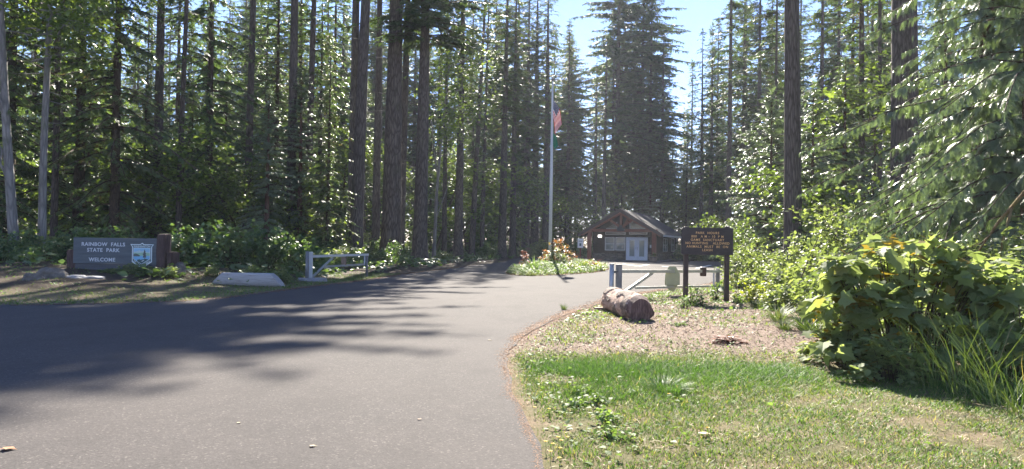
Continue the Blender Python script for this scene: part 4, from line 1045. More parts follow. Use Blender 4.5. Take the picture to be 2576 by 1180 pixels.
# tall bare trunk, high crown
kind('highfir', 38, .45, trunk_mesh('fir_trunk', 38, .45, 3, FB, 20, 60, ridges=11, amp=.05, sticks=18, sz0=4, sz1=15),
     conifer('fir_crown', 3, 38, 16, 4.2, .2, .42, 4, .60, .18, .62, 2, TF2, nm))
kind('densefir', 34, .45, trunk_mesh('fir_trunk', 34, .45, 33, FB, 20, 60, ridges=11, amp=.05, sticks=18, sz0=4, sz1=14),
     conifer('fir_crown', 33, 34, 15.5, 6.2, .2, .42, 6, .56, .17, .66, 2, TF2, nm, lump=.35, prof=lambda f: (1-f)**.38*min(1, .6+f/.2)))
kind('domefir', 35, .45, trunk_mesh('fir_trunk', 35, .45, 34, FB, 20, 60, ridges=10, amp=.05, sticks=22, sz0=4, sz1=16),
     conifer('fir_crown', 36, 35, 22.5, 5.2, .2, .42, 6, .50, .17, .66, 2, TF2, nm, lump=.3, prof=lambda f: (1-f)**.38*min(1, .6+f/.2)))
kind('barefir', 42, .45, trunk_mesh('fir_trunk', 42, .45, 3, FB, 24, 70, ridges=11, amp=.055, sticks=0),
     conifer('fir_crown', 35, 42, 25, 3.6, .2, .42, 4, .60, .18, .62, 2, TF2, nm))
kind('highfir2', 36, .40, trunk_mesh('fir_trunk', 36, .40, 4, FB, 18, 50, ridges=9, amp=.04, sticks=26, sz0=3, sz1=13, bend=.2),
     conifer('fir_crown', 4, 36, 12.5, 3.6, .12, .5, 4, .66, .18, .62, 2, TF2, nm, prof=lambda f: (1-f)**.6*(.55+.45*min(1, f/.3))))
kind('openfir', 34, .30, trunk_mesh('fir_trunk', 34, .30, 5, FB, 12, 40, sticks=24, sz0=2, sz1=11, bend=.15),
     conifer('fir_crown', 5, 34, 9.5, 3.4, .10, .5, 3, .80, .17, .58, 2, TF2, nm, prof=lambda f: (1-f)**.7*(.35+.65*min(1, f/.4))))
# spires for the far forest
kind('spire', 30, .30, trunk_mesh('spruce_trunk', 30, .30, 6, FB, 8, 24), conifer('spruce_crown', 6, 30, 3.0, 3.1, .1, .45, 5, .60, .24, .72, 2, TF2, nm, wood=False))
kind('spire2', 28, .30, trunk_mesh('spruce_trunk', 28, .30, 7, FB, 8, 24, sticks=12, sz0=1, sz1=7), conifer('spruce_crown', 7, 28, 5.5, 3.4, .1, .42, 4, .66, .24, .74, 2, TF2, nm, wood=False))
# hemlocks: soft drooping sprays nearly to the ground
kind('hemlock', 26, .27, trunk_mesh('hemlock_trunk', 26, .27, 8, TWG, 10, 30, sticks=16, sz0=1, sz1=9),
     conifer('hemlock_crown', 8, 26, 1.2, 4.2, .12, .55, 4, .46, .11, .36, 3, TF2, hm, hang=.4, ang=58, hangv=.35, prof=lambda f: (1-f)**.7*min(1, .5+f/.3)))
kind('hemlock2', 22, .24, trunk_mesh('hemlock_trunk', 22, .24, 9, TWG, 10, 30, sticks=20, sz0=1, sz1=9),
     conifer('hemlock_crown', 9, 22, 2.0, 3.9, .05, .6, 4, .55, .11, .36, 3, TF2, hm, hang=.5, ang=58, hangv=.35, prof=lambda f: (1-f)**.6*min(1, .4+f/.3)))
# red cedars: long arching branches with flat hanging sprays; the near one is finer
cprof = lambda f: (1-f)**.75*min(1, .62+f/.25)
kind('cedar', 18, .30, trunk_mesh('cedar_trunk', 18, .30, 10, MAT['bark_red'], 12, 30),
     conifer('cedar_crown', 10, 18, 1.0, 3.9, .22, .62, 4, .46, .12, .46, 3, TC3, cm_, ang=48, hang=.40, prof=cprof, tw_w=.33))
kind('nearcedar', 19, .22, trunk_mesh('cedar_trunk', 19, .22, 12, MAT['bark_red'], 14, 34),
     conifer('cedar_crown', 12, 19, .9, 4.4, .26, .78, 6, .42, .07, .21, 3, TC4, cm_, ang=56, hang=.60, prof=cprof, tw_w=.36, start=.02, woodr=.4, hangv=.5, lump=.25, tlen=(.4, 1.3)))
kind('youngcedar', 9.5, .13, trunk_mesh('cedar_trunk', 9.5, .13, 13, MAT['bark_red'], 8, 20),
     conifer('cedar_crown', 13, 9.5, .5, 2.7, .30, .55, 5, .33, .10, .40, 3, TC3, cm_, ang=46, hang=.30, tw_w=.34, wtint=.72))
# broad leaved trees
a, b = broadleaf('maple', 21, 9, .12, 2.2, 2.6, 26, TL, 46, .22, MAT['maple'], TWG); kind('maple', 9, .12, a, b)
a, b = broadleaf('vine_maple', 22, 6.5, .07, 1.0, 2.4, 26, TO, 60, .19, MAT['maple'], TWG, lean=.3); kind('vinemaple', 6.5, .07, a, b)
a, b = broadleaf('sapling', 23, 3.4, .03, 1.2, 1.0, 16, TO, 170, .13, MAT['shrub'], TWG, lean=.12); kind('sapling', 3.4, .03, a, b)
a, b = broadleaf('alder', 24, 20, .2, 10, 3.6, 26, TO, 34, .24, MAT['maple'], MAT['bark_pale'], lean=.06)
kind('alder', 20, .2, trunk_mesh('alder_trunk', 20, .2, 24, MAT['bark_pale'], 12, 36, amp=.05, bend=.25, flare=.3, sticks=12, sz0=5, sz1=14), b)
kind('forkalder', 20, .2, trunk_mesh('alder_trunk', 20, .2, 29, MAT['bark_pale'], 12, 36, amp=.07, bend=.5, flare=.4, fork=[(6.6, 2.4, 6, .12, .45), (3.2, .3, 4, .07, .5)]), b)

class Proto: pass
USED = {}
def tree(k, x, y, r=None, h=None, lean=(0, 0), rz=None, name='fir_tree', label=None, group=None, cat='tree', mats=None, z=None):
    K = KIND[k]
    e = bpy.data.objects.new(name, None); link(e); e.location = (x, y, gz1(x, y) if z is None else z)
    s = (h or K['H'])/K['H']
    e.rotation_euler = (lean[1], lean[0], 0); e.scale = (s, s, s); e.empty_display_size = .3
    rz = random.uniform(0, 6.28) if rz is None else rz
    tag(e, label, cat, group)
    if k not in USED:                             # the first of a kind; later ones are copies of it and of its parts
        a = obj('trunk', K['trunk']); b = obj('crown', K['crown']); USED[k] = (a, b)
    else: a, b = [link(o.copy()) for o in USED[k]]
    a.parent = e; b.parent = e
    q = (r or K['r']*s)/(K['r']*s)
    a.scale = (q, q, 1); a.rotation_euler = b.rotation_euler = (0, 0, rz)
    return e

# ---- trees one can point at: kind, picture column of the base, distance, trunk radius, height, lean, label
DEG = math.pi/180
LEFT = [
 ('forkalder', 62, 30, .20, 18, (-5, 0), 'alder_tree', 'pale forked alder leaning left at the left edge of the forest'),
 ('alder', 103, 31, .17, 20, (.4, 0), 'alder_tree', 'straight pale grey alder trunk beside the forked alder'),
 ('openfir', 134, 35, .17, 26, (0, 0), 'fir_tree', 'reddish brown slim fir just right of the straight pale alder'),
 ('hemlock', 20, 36, None, 26, (0, 0), 'hemlock_tree', 'dense drooping hemlock behind the forked pale alder'),
 ('hemlock2', -75, 31, None, 21, (0, 0), 'hemlock_tree', 'drooping hemlock cut by the left edge of the view'),
 ('hemlock', 195, 38, None, 28, (0, 0), 'hemlock_tree', 'dense dark hemlock above the left post of the welcome sign'),
 ('hemlock2', 285, 35, None, 22, (0, 0), 'hemlock_tree', 'dark green hemlock rising behind the lettering of the welcome sign'),
 ('domefir', 392, 39, .27, 33, (0, 0), 'fir_tree', 'dark fir trunk above the shield emblem of the welcome sign'),
 ('openfir', 446, 38, .16, 28, (1, 0), 'fir_tree', 'slim dark fir among sunlit flecks right of the welcome sign'),
 ('hemlock2', 520, 43, None, 24, (0, 0), 'hemlock_tree', 'feathery hemlock with sunlit sprays above the bleached log'),
 ('domefir', 618, 45, .24, 36, (.6, 0), 'fir_tree', 'dark fir with bare lower branches right of the bleached log'),
 ('hemlock', 690, 47, None, 20, (0, 0), 'hemlock_tree', 'broad shadowed hemlock left of the white gate'),
 ('domefir', 729, 45, .30, 39, (0, 0), 'fir_tree', 'dark straight fir trunk left of the white gate hinge post'),
 ('hemlock2', 800, 50, None, 18, (0, 0), 'hemlock_tree', 'shadowed hemlock behind the hinge post of the white gate'),
 ('openfir', 771, 48, .26, 32, (.5, 0), 'fir_tree', 'second dark fir trunk directly above the white gate hinge post'),
 ('barefir', 884, 53, .36, 44, (0, 0), 'fir_tree', 'dark fir trunk half hidden behind the leaning greyish trunk'),
 ('domefir', 893, 46, .41, 38, (1.3, 0), 'fir_tree', 'big greyish fir trunk leaning slightly right above the white gate rail'),
 ('barefir', 944, 57, .30, 44, (0, 0), 'fir_tree', 'thin dark fir trunk between the leaning trunk and the widest trunk'),
 ('domefir', 982, 49, .64, 37, (.3, 0), 'fir_tree', 'widest dark fir trunk of the left group'),
 ('barefir', 1006, 54, .28, 44, (.8, 0), 'fir_tree', 'dark fir trunk touching the right side of the widest trunk'),
 ('densefir', 1055, 49, .47, 32, (.4, 0), 'fir_tree', 'grey fir trunk standing right of the widest trunk at the bend of the road'),
 ('forkalder', 1092, 56, .14, 19, (4, 0), 'alder_tree', 'thin crooked leafy tree right of the grey fir trunk'),
 ('openfir', 1118, 62, .22, 27, (0, 0), 'fir_tree', 'slim dark trunk behind the thin crooked leafy tree'),
 ('highfir2', 1155, 62, .37, 30, (0, 0), 'fir_tree', 'dark fir trunk standing alone midway between crooked tree and leaning slim trunk'),
 ('openfir', 1185, 66, .28, 29, (2.0, 0), 'fir_tree', 'slim grey fir trunk leaning right in the middle of the forest edge'),
 ('openfir', 1211, 69, .22, 28, (.6, 0), 'fir_tree', 'slim grey straight trunk right of the leaning slim trunk'),
 ('highfir', 1262, 72, .40, 31, (.4, 0), 'fir_tree', 'tall dark trunk at the far bend of the road'),
 ('highfir2', 1286, 76, .34, 31, (.3, 0), 'fir_tree', 'dark trunk close beside the tall one at the far bend'),
 ('fullfir2', 1322, 101, .55, 37, (0, 0), 'fir_tree', 'leftmost of the three dark trunks behind the brown notice board'),
 ('highfir', 1343, 104, .58, 39, (0, 0), 'fir_tree', 'middle one of the three dark trunks behind the brown notice board'),
 ('highfir2', 1369, 100, .50, 38, (0, 0), 'fir_tree', 'rightmost of the three dark trunks behind the flagpole'),
 ('fullfir2', 1425, 112, .40, 35, (0, 0), 'fir_tree', 'tall feathery fir right of the flags'),
 ('openfir', 1496, 98, .22, 27, (0, 0), 'fir_tree', 'thin dark trunk left of the cabin roof'),
 ('openfir', 1517, 101, .34, 30, (0, 0), 'fir_tree', 'dark trunk rising behind the left roof slope of the cabin'),
 ('fullfir', 1548, 118, .55, 52, (0, 0), 'fir_tree', 'largest feathery fir standing right behind the cabin gable'),
 ('fullfir', 1610, 122, .53, 52, (0, 0), 'fir_tree', 'feathery fir with spreading right branches behind the cabin ridge'),
 ('fullfir2', 1662, 116, .36, 36, (0, 0), 'fir_tree', 'dark fir at the right of the big feathery pair behind the cabin'),
 ('spire', 1736, 128, .35, 33, (0, 0), 'spruce_tree', 'pointed spire shaped spruce against the gap of blue sky'),
 ('openfir', 1760, 92, .27, 28, (0, 0), 'fir_tree', 'thin dark trunk above the left end of the brown notice sign'),
 ('spire2', 1786, 86, .30, 24, (0, 0), 'spruce_tree', 'spruce with pale green crown and bare trunk above the brown notice sign'),
 ('openfir', 1828, 62, .25, 33, (.3, 0), 'fir_tree', 'tall sparse fir with open branches against the sky above the notice sign'),
 ('fullfir2', 1866, 84, .34, 34, (0, 0), 'fir_tree', 'dark full fir right of the tall sparse one'),
 ('highfir2', 1905, 78, .35, 33, (0, 0), 'fir_tree', 'dark fir behind the bright young cedars'),
 ('openfir', 1948, 52, .15, 27, (0, 0), 'fir_tree', 'thin dark trunk left of the smooth grey foreground trunk'),
 ('barefir', 1994, 26.5, .30, 38, (-.9, 0), 'fir_tree', 'smooth straight grey fir trunk standing alone at the right roadside'),
 ('openfir', 2064, 60, .22, 31, (0, 0), 'fir_tree', 'dark fir with sparse needles right of the smooth grey trunk'),
 ('openfir', 2165, 34, .155, 30, (-.4, 0), 'fir_tree', 'slender reddish fir trunk between smooth grey trunk and ridged trunk'),
 ('openfir', 2214, 40, .15, 29, (-.6, 0), 'fir_tree', 'slim dark trunk just left of the thick ridged trunk'),
 ('barefir', 2272, 28.8, .46, 42, (-.8, 0), 'fir_tree', 'thick fir trunk with deeply ridged bark at the right'),
 ('barefir', 2300, 31.5, .24, 34, (-1, 0), 'fir_tree', 'dark trunk tucked behind the right side of the thick ridged trunk'),
 ('nearcedar', 2475, 19, None, 19, (0, 0), 'cedar_tree', 'big red cedar with drooping silvery sprays right of the thick ridged trunk'),
 ('nearcedar', 2590, 15.5, None, 18, (0, 0), 'cedar_tree', 'nearest red cedar hanging in at the right edge'),
 ('cedar', 2372, 24, None, 9.5, (0, 0), 'cedar_tree', 'red cedar whose sprays hang across the thick ridged trunk'),
 ('cedar', 2520, 25, None, 19, (0, 0), 'cedar_tree', 'shaded red cedar behind the two near silvery cedars'),
 ('highfir2', 2105, 72, .3, 35, (0, 0), 'fir_tree', 'tall fir with hanging branches left of the slender reddish trunk'),
 ('openfir', 2190, 78, .3, 36, (0, 0), 'fir_tree', 'tall fir far behind the slender reddish trunk'),
 ('highfir2', 2245, 68, .3, 34, (0, 0), 'fir_tree', 'tall dark fir far behind the thick ridged trunk'),
 ('cedar', 2120, 33, None, 10, (0, 0), 'cedar_tree', 'mid height cedar with arching sprays behind the slender reddish trunk'),
 ('youngcedar', 2040, 30, None, 8.0, (0, 0), 'cedar_tree', 'young cedar right of the smooth grey trunk'),
 ('youngcedar', 1936, 37, None, 9.2, (0, 0), 'cedar_tree', 'bright young cedar left of the smooth grey trunk'),
 ('youngcedar', 1882, 44, None, 8.6, (0, 0), 'cedar_tree', 'bright young cedar right behind the brown notice sign'),
 ('maple', 2200, 36, .10, 11.5, (3, 0), 'maple_tree', 'maple with big bright yellow green leaves between the right trunks'),
 ('vinemaple', 2120, 27, None, 6.0, (0, 0), 'maple_tree', 'low bright maple behind the thimbleberry bushes'),
 ('vinemaple', 2235, 24, None, 4.6, (0, 0), 'maple_tree', 'spreading small maple at the foot of the thick ridged trunk'),
 ('maple', 1752, 96, .12, 13.5, (0, 0), 'maple_tree', 'bright yellow green maple behind the cabin roof end'),
 ('maple', 1700, 99, .12, 12, (0, 0), 'maple_tree', 'green leafy maple above the cabin roof slope'),
 ('vinemaple', 1516, 90, .08, 9.5, (0, 0), 'maple_tree', 'sunlit leafy tree behind the left roof slope of the cabin'),
 ('fullfir2', 1800, 104, .32, 33, (0, 0), 'fir_tree', 'full dark fir between the pale green spruce and the tall sparse fir'),
 ('fullfir2', 1936, 92, .32, 35, (0, 0), 'fir_tree', 'full fir left of the smooth grey foreground trunk'),
 ('fullfir', 1432, 124, .40, 36, (0, 0), 'fir_tree', 'broad fir filling the view just right of the flagpole'),
 ('sapling', 1985, 17.5, .022, 3.0, (4, 0), 'sapling', 'slender sapling with dark stem at the edge of the mulch'),
 ('vinemaple', 1890, 29, None, 3.6, (0, 0), 'maple_tree', 'bright leafy shrub maple right of the brown notice sign'),
]
for k, px, Y, r, h, lean, nme, lab in LEFT:
    tree(k, XG(px, Y), Y, r, h, (lean[0]*DEG, lean[1]*DEG), None, nme, lab)
# brighter maples and alders deep in the left forest: sunlit flecks between the trunks
G_M = 'leafy maples glowing between the trunks of the left forest'
for px, Y, h in ((470, 50, 11), (560, 56, 13), (350, 52, 12), (660, 60, 12), (850, 66, 13), (930, 70, 11), (1085, 66, 12), (1120, 74, 13), (1180, 80, 12), (1235, 86, 12), (1310, 118, 12), (1030, 74, 12), (240, 50, 11), (1400, 110, 10)):
    tree(random.choice(('maple', 'vinemaple')), XG(px, Y), Y, None, h, (0, 0), None, 'maple_tree', 'sunlit leafy maple glowing between dark trunks deep in the left forest', G_M)
# the depth of the forest
R = np.random.default_rng(5)
G_D, G_F, G_R = 'dark firs deep in the left forest', 'conifers of the far forest', 'conifers deep in the right forest'
for row, (Y, step) in enumerate(((62, 210), (78, 140), (94, 100))):
    for px in np.arange(-60, 1290, step):
        q = px+R.uniform(-.4, .4)*step; y = Y+R.uniform(-5, 5)
        if q > 1000 and y < 70 : continue
        k = R.choice(['hemlock', 'openfir', 'highfir2', 'spire2', 'hemlock2'])
        tree(k, XG(q, y), y, None, KIND[k]['H']*R.uniform(.8, .95)*(.86 if q > 900 else 1)*(.55, .8, 1.05)[row], (R.normal(0, .4)*DEG, 0), None, 'fir_tree', 'dark conifer standing deep in the left forest behind the front trunks', G_D)
for Y, step in ((122, 50), (145, 45)):
    for px in np.arange(-70, 2650, step):
        q = px+R.uniform(-.4, .4)*step; y = Y+R.uniform(-7, 7); k = R.choice(['spire', 'spire2', 'spire', 'fullfir2'])
        hmax = R.uniform(34, 44)
        if 1440 < q < 1510 or 1655 < q < 1765: hmax = min(hmax, (y*.22 if q < 1510 else y*.195)*R.uniform(.9, 1.05))
        tree(k, XG(q, y), y, None, hmax, (0, 0), None, 'spruce_tree', 'spruce in the far forest wall closing the view', G_F)
for Y, step in ((48, 70), (66, 60), (92, 60)):
    for px in np.arange(1960, 2640, step):
        q = px+R.uniform(-.4, .4)*step; y = Y+R.uniform(-5, 5); k = R.choice(['hemlock', 'youngcedar', 'cedar'] if Y < 70 else ['openfir', 'spire2', 'spire', 'fullfir2'])
        tree(k, XG(q, y), y, None, (.24*(Y-20)+4 if Y < 70 else KIND[k]['H'])*R.uniform(.8, 1.05), (0, 0), None, 'fir_tree', 'conifer deep in the right forest behind the cedars', G_R)
for px in np.arange(-80, 1300, 34):
    q = px+R.uniform(-14, 14); y = R.uniform(98, 116); k = R.choice(['spire', 'cedar', 'hemlock', 'spire2'])
    tree(k, XG(q, y), y, None, R.uniform(9, 16), (0, 0), None, 'fir_tree', 'young conifer filling the gaps between trunks far inside the left forest', 'young conifers far inside the left forest')
for px in np.arange(-70, 860, 90):
    q = px+R.uniform(-22, 22); y = R.uniform(37, 56); k = R.choice(['hemlock', 'hemlock2', 'hemlock', 'cedar'])
    tree(k, XG(q, y), y, None, R.uniform(9, 14), (0, 0), None, 'hemlock_tree', 'hemlock with hanging sprays in the shaded front of the left forest', 'hemlocks in the shaded front of the left forest')
for px in np.arange(150, 900, 75):
    q = px+R.uniform(-25, 25); y = R.uniform(36, 48)
    tree('vinemaple', XG(q, y), y, None, R.uniform(6, 9.5), (0, 0), None, 'maple_tree', 'small leafy maple in the undergrowth of the shaded left forest', 'small maples under the left forest')
for px in np.arange(1300, 1990, 26):
    q = px+R.uniform(-10, 10); y = R.uniform(112, 120) if q < 1700 else R.uniform(92, 118); k = R.choice(['spire', 'cedar', 'hemlock', 'maple'])
    tree(k, XG(q, y), y, None, R.uniform(9, 17), (0, 0), None, 'young_tree', 'young tree filling the gaps behind cabin and flagpole', 'young trees behind cabin and flagpole')
for px in np.arange(90, 900, 85):
    q = px+R.uniform(-25, 25); y = R.uniform(55, 68); k = R.choice(['hemlock', 'hemlock2'])
    tree(k, XG(q, y), y, None, R.uniform(22, 28), (0, 0), None, 'hemlock_tree', 'tall hemlock filling the middle depth of the left forest', 'tall hemlocks in the middle of the left forest')
for px in np.arange(1960, 2330, 55):
    q = px+R.uniform(-18, 18); y = R.uniform(74, 92); k = R.choice(['fullfir2', 'hemlock', 'highfir2'])
    tree(k, XG(q, y), y, None, R.uniform(30, 36), (0, 0), None, 'fir_tree', 'tall fir closing the sky behind the right trunks', 'tall firs behind the right trunks')
for px in np.arange(560, 1300, 40):
    q = px+R.uniform(-20, 20); y = R.uniform(98, 112); k = R.choice(['highfir', 'highfir2', 'fullfir2'])
    tree(k, XG(q, y), y, None, R.uniform(36, 41), (0, 0), None, 'fir_tree', 'tall fir whose crown closes the sky beyond the left forest', 'tall firs beyond the left forest')
print('trees done', len(bpy.data.objects))

# ------------------------------------------------------------------ bushes, ferns, weeds
def dome(seed, rx, ry, h, n, cr=(.18, .3)):
    R = np.random.default_rng(seed); c = []
    for _ in range(n):
        a = R.uniform(0, 6.28); q = R.random()**.5; e = R.uniform(.15, 1.0)
        c.append((rx*q*math.cos(a)*(1-.35*e), ry*q*math.sin(a)*(1-.35*e), h*e*math.sqrt(max(.05, 1-.75*q*q)), R.uniform(*cr)))
    return c
def stems(seed, cl, k=1.0, r=.008):
    R = np.random.default_rng(seed); m = MB()
    for x, y, z, q in cl:
        bx, by = x*.35+R.normal(0, .05), y*.35+R.normal(0, .05); m.tube([(bx, by, -.05), ((x+bx)*.5, (y+by)*.5, z*.6), (x, y, z)], [r*1.6, r*1.2, r*.5], 4, 0, False)
    return m
def bushmesh(name, seed, rx, ry, h, n, T, per, ls, leaf, cr=(.2, .34), **kw):
    cl = dome(seed, rx, ry, h, n, cr)
    return blobs(name, seed+3, cl, T, per, ls, [leaf, MAT['twig']], wood=stems(seed, cl), **kw)
def fernmesh(name, seed, n, L, leaf):
    R = np.random.default_rng(seed); lv = Leaves(); a = R.uniform(0, 6.28, n); e = R.uniform(.45, 1.6, n)
    d = np.stack([np.cos(a), np.sin(a), e], 1); nh = np.stack([-np.cos(a)*e, -np.sin(a)*e, a*0+1], 1)
    ll = L*R.uniform(.6, 1.1, n); lv.add(TFERN, R.normal(0, .03, (n, 3))*[1, 1, 0], d, nh, ll, ll*.75, np.clip(R.normal(.5, .2, n), 0, .95))
    return lv.mesh(name, [leaf])
def tuftmesh(name, seed, n, L, W, leaf, spread=.1, lean=.5, T=TLB, tint=(.4, .2)):
    R = np.random.default_rng(seed); lv = Leaves(); a = R.uniform(0, 6.28, n); q = spread*np.sqrt(R.random(n))
    d = np.stack([np.cos(a)*lean*R.random(n), np.sin(a)*lean*R.random(n), a*0+1], 1)
    b = np.stack([np.cos(a+.6)*q, np.sin(a+.6)*q, a*0-.01], 1); nh = np.stack([np.cos(a), np.sin(a), a*0+.1], 1)
    ll = L*R.uniform(.5, 1.15, n); lv.add(T, b, d, nh, ll, W*R.uniform(.7, 1.2, n), np.clip(R.normal(*tint, n), 0, 1)); return lv.mesh(name, [leaf])
BM = {
 'salal': bushmesh('bush_leaves', 31, 1.1, .9, 1.3, 34, TL, 330, .15, MAT['shade_shrub']),
 'salal2': bushmesh('bush_leaves', 32, 1.3, .8, .9, 30, TO, 420, .12, MAT['shade_shrub']),
 'shrub': bushmesh('bush_leaves', 33, 1.0, .9, 1.5, 34, TO, 420, .12, MAT['shrub']),
 'shrub2': bushmesh('bush_leaves', 34, 1.2, .9, 1.0, 30, TL, 320, .16, MAT['shrub']),
 'bigleaf': bushmesh('bush_leaves', 35, 1.1, 1.0, 1.5, 36, TL, 210, .20, MAT['thimble'], flat=.6, upbias=1.3),
 'fern': fernmesh('fern_fronds', 36, 22, .9, MAT['fern']), 'fern2': fernmesh('fern_fronds', 37, 16, .75, MAT['fern']),
 'weed': bushmesh('weed_leaves', 38, .22, .22, .45, 12, TO, 900, .075, MAT['weed'], cr=(.09, .15)),
 'yellow': bushmesh('plant_leaves', 39, .45, .4, .75, 22, TO, 700, .09, MAT['yellowplant'], cr=(.12, .2)),
 'lowweed': bushmesh('weed_leaves', 40, .30, .28, .16, 12, TO, 1100, .065, MAT['weed'], cr=(.09, .14)),
 'tuft': tuftmesh('grass_tuft', 41, 170, .46, .012, MAT['tallgrass'], .13, .75, TLB, (.35, .18)),
 'greentuft': tuftmesh('grass_tuft', 42, 240, .20, .007, MAT['grass'], .14, .8, TLB, (.02, .04)),
 'spiky': tuftmesh('grass_tuft', 43, 130, .75, .02, MAT['weed'], .15, .8),
 'rustfern': tuftmesh('fern_fronds', 44, 70, .8, .05, MAT['rust'], .2, .9),
 'rust': bushmesh('plant_leaves', 45, .25, .25, .9, 12, TO, 900, .10, MAT['rust'], cr=(.12, .2)),
 'tall': tuftmesh('grass_stems', 46, 75, 1.05, .0065, MAT['tallgrass'], .40, .5, TLB, (.28, .28)),
 'tall2': tuftmesh('grass_stems', 47, 50, .80, .012, MAT['tallgrass'], .30, .85, TLB, (.18, .22)),
}
FIRST = {}
def plant(k, x, y, s=(1, 1, 1), name='bush', label=None, group=None, cat='bush', rz=None, dz=0.0):
    o = bpy.data.objects.new(name, BM[k]); link(o); o.location = (x, y, gz1(x, y)-.02+dz)
    o.scale = s if hasattr(s, '__len__') else (s, s, s); o.rotation_euler = (0, 0, random.uniform(0, 6.28) if rz is None else rz)
    return tag(o, label, cat, group)
def pl_at(k, px, Y, s, name, label, group=None, cat='bush', **kw): return plant(k, XG(px, Y), Y, s, name, label, group, cat, **kw)
# hedge of dark bushes between welcome sign and gate
for px, Y, s, lab in ((455, 27.5, (1.15, 1, 1.15), 'dark leafy bush right beside the rough right post of the welcome sign'), (515, 28.5, (1.2, 1, 1.35), 'dark green bush behind the left end of the bleached log'),
                      (590, 28.2, (1.3, 1.1, 1.25), 'dark green bush behind the middle of the bleached log'), (655, 28.8, (1.2, 1, 1.45), 'tall dark bush behind the right end of the bleached log'),
                      (715, 29.6, (1.1, 1, 1.3), 'dark bush between bleached log and white gate'), (765, 32, (1.2, 1, 1.1), 'dark bush behind the hinge post of the white gate')):
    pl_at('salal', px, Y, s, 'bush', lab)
for px, Y, s, lab in ((338, 23.55, (.55, .3, .36), 'fresh green bush in front of the middle of the welcome sign'), (392, 23.5, (.6, .3, .22), 'fresh green bush below the shield emblem'), (285, 23.5, (.45, .25, .17), 'small green bush under the word welcome'),
                      (425, 23.4, (.5, .4, .35), 'low bush at the foot of the right rough post'), (535, 24.7, (.4, .3, .36), 'small green bush behind the left tip of the bleached log'), (640, 25.1, (.5, .3, .5), 'light green bush peeping over the bleached log'),
                      (706, 24.9, (.5, .4, .5), 'small bush behind the right tip of the bleached log')):
    pl_at('shrub2', px, Y, s, 'bush', lab)
G_L = 'undergrowth bushes along the left forest edge'
R = np.random.default_rng(9)
for px in np.arange(-90, 480, 26):
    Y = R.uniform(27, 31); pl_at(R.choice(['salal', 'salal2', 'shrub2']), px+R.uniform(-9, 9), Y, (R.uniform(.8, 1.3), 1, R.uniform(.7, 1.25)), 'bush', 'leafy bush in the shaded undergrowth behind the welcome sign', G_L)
for px in np.arange(780, 1290, 20):
    Y = 33+(px-780)*.075+R.uniform(-.5, 6); pl_at(R.choice(['salal2', 'fern', 'salal', 'shrub2', 'fern2']), px+R.uniform(-8, 8), Y, (R.uniform(.9, 1.5), 1.2, R.uniform(.7, 1.3)), 'bush', 'low bush or fern along the forest edge beyond the white gate', 'low plants along the forest edge beyond the white gate')
for px in np.arange(-60, 1300, 30):
    Y = R.uniform(38, 60) if px < 1000 else R.uniform(72, 95); pl_at(R.choice(['salal', 'shrub', 'shrub2', 'salal2']), px+R.uniform(-12, 12), Y, (R.uniform(1, 2), 1.4, R.uniform(1, 1.8)), 'bush', 'bush under the trees deep in the left forest', 'bushes deep in the left forest')
for px in np.arange(1300, 1480, 22):
    pl_at(R.choice(['salal', 'shrub', 'shrub2']), px+R.uniform(-8, 8), R.uniform(80, 92), (R.uniform(1.2, 2), 1.4, R.uniform(1, 2.0)), 'bush', 'bush among the far trunks behind the flagpole island', 'bushes behind the flagpole island')
for px in np.arange(1720, 1990, 16):
    pl_at(R.choice(['salal', 'shrub', 'shrub2']), px+R.uniform(-8, 8), R.uniform(72, 84), (R.uniform(1.3, 2.2), 1.4, R.uniform(1.2, 2.4)), 'bush', 'bush along the far side of the paved yard right of the cabin', 'bushes right of the cabin')
# sunlit growth on the right
G_Rb = 'sunlit bushes filling the right roadside'
for px, Y, k, s in ((1870, 25.5, 'shrub', (.9, 1, 1.0)), (1905, 27, 'shrub', (1, 1, 1.2)), (1930, 23.5, 'shrub2', (.9, .8, .8)), (1960, 21, 'shrub', (.8, .8, .8)), (2010, 22, 'shrub', (1, 1, 1.15)), (2040, 19, 'shrub2', (1, 1, 1.15)),
                    (2090, 20, 'shrub', (1, 1, 1.5)), (2140, 18.5, 'bigleaf', (1, 1, 1.15)), (2190, 19.5, 'shrub', (1.1, 1, 1.5)), (2240, 17.5, 'bigleaf', (1, 1, 1.2)), (2300, 18.5, 'shrub', (1.1, 1, 1.35)), (2360, 16, 'bigleaf', (1, 1, 1.1)),
                    (2430, 16.5, 'shrub', (1.1, 1, 1.2)), (2500, 14.5, 'bigleaf', (1, 1, 1.15)), (2575, 13, 'shrub', (1, 1, 1.2)), (2620, 11.5, 'bigleaf', (1, 1, 1)), (2060, 14.8, 'shrub2', (.8, .7, .9)), (2110, 13.5, 'shrub', (.7, .7, .85)), (2010, 16.5, 'shrub2', (.75, .6, .7)), (2150, 24, 'shrub', (1.3, 1, 1.9)), (2280, 24, 'shrub', (1.3, 1, 1.8)), (2045, 25, 'shrub', (1.2, 1, 1.7)), (2420, 22, 'shrub', (1.3, 1, 1.6))):
    pl_at(k, px, Y, s, 'bush', 'sunlit leafy bush in the dense growth along the right roadside', G_Rb)
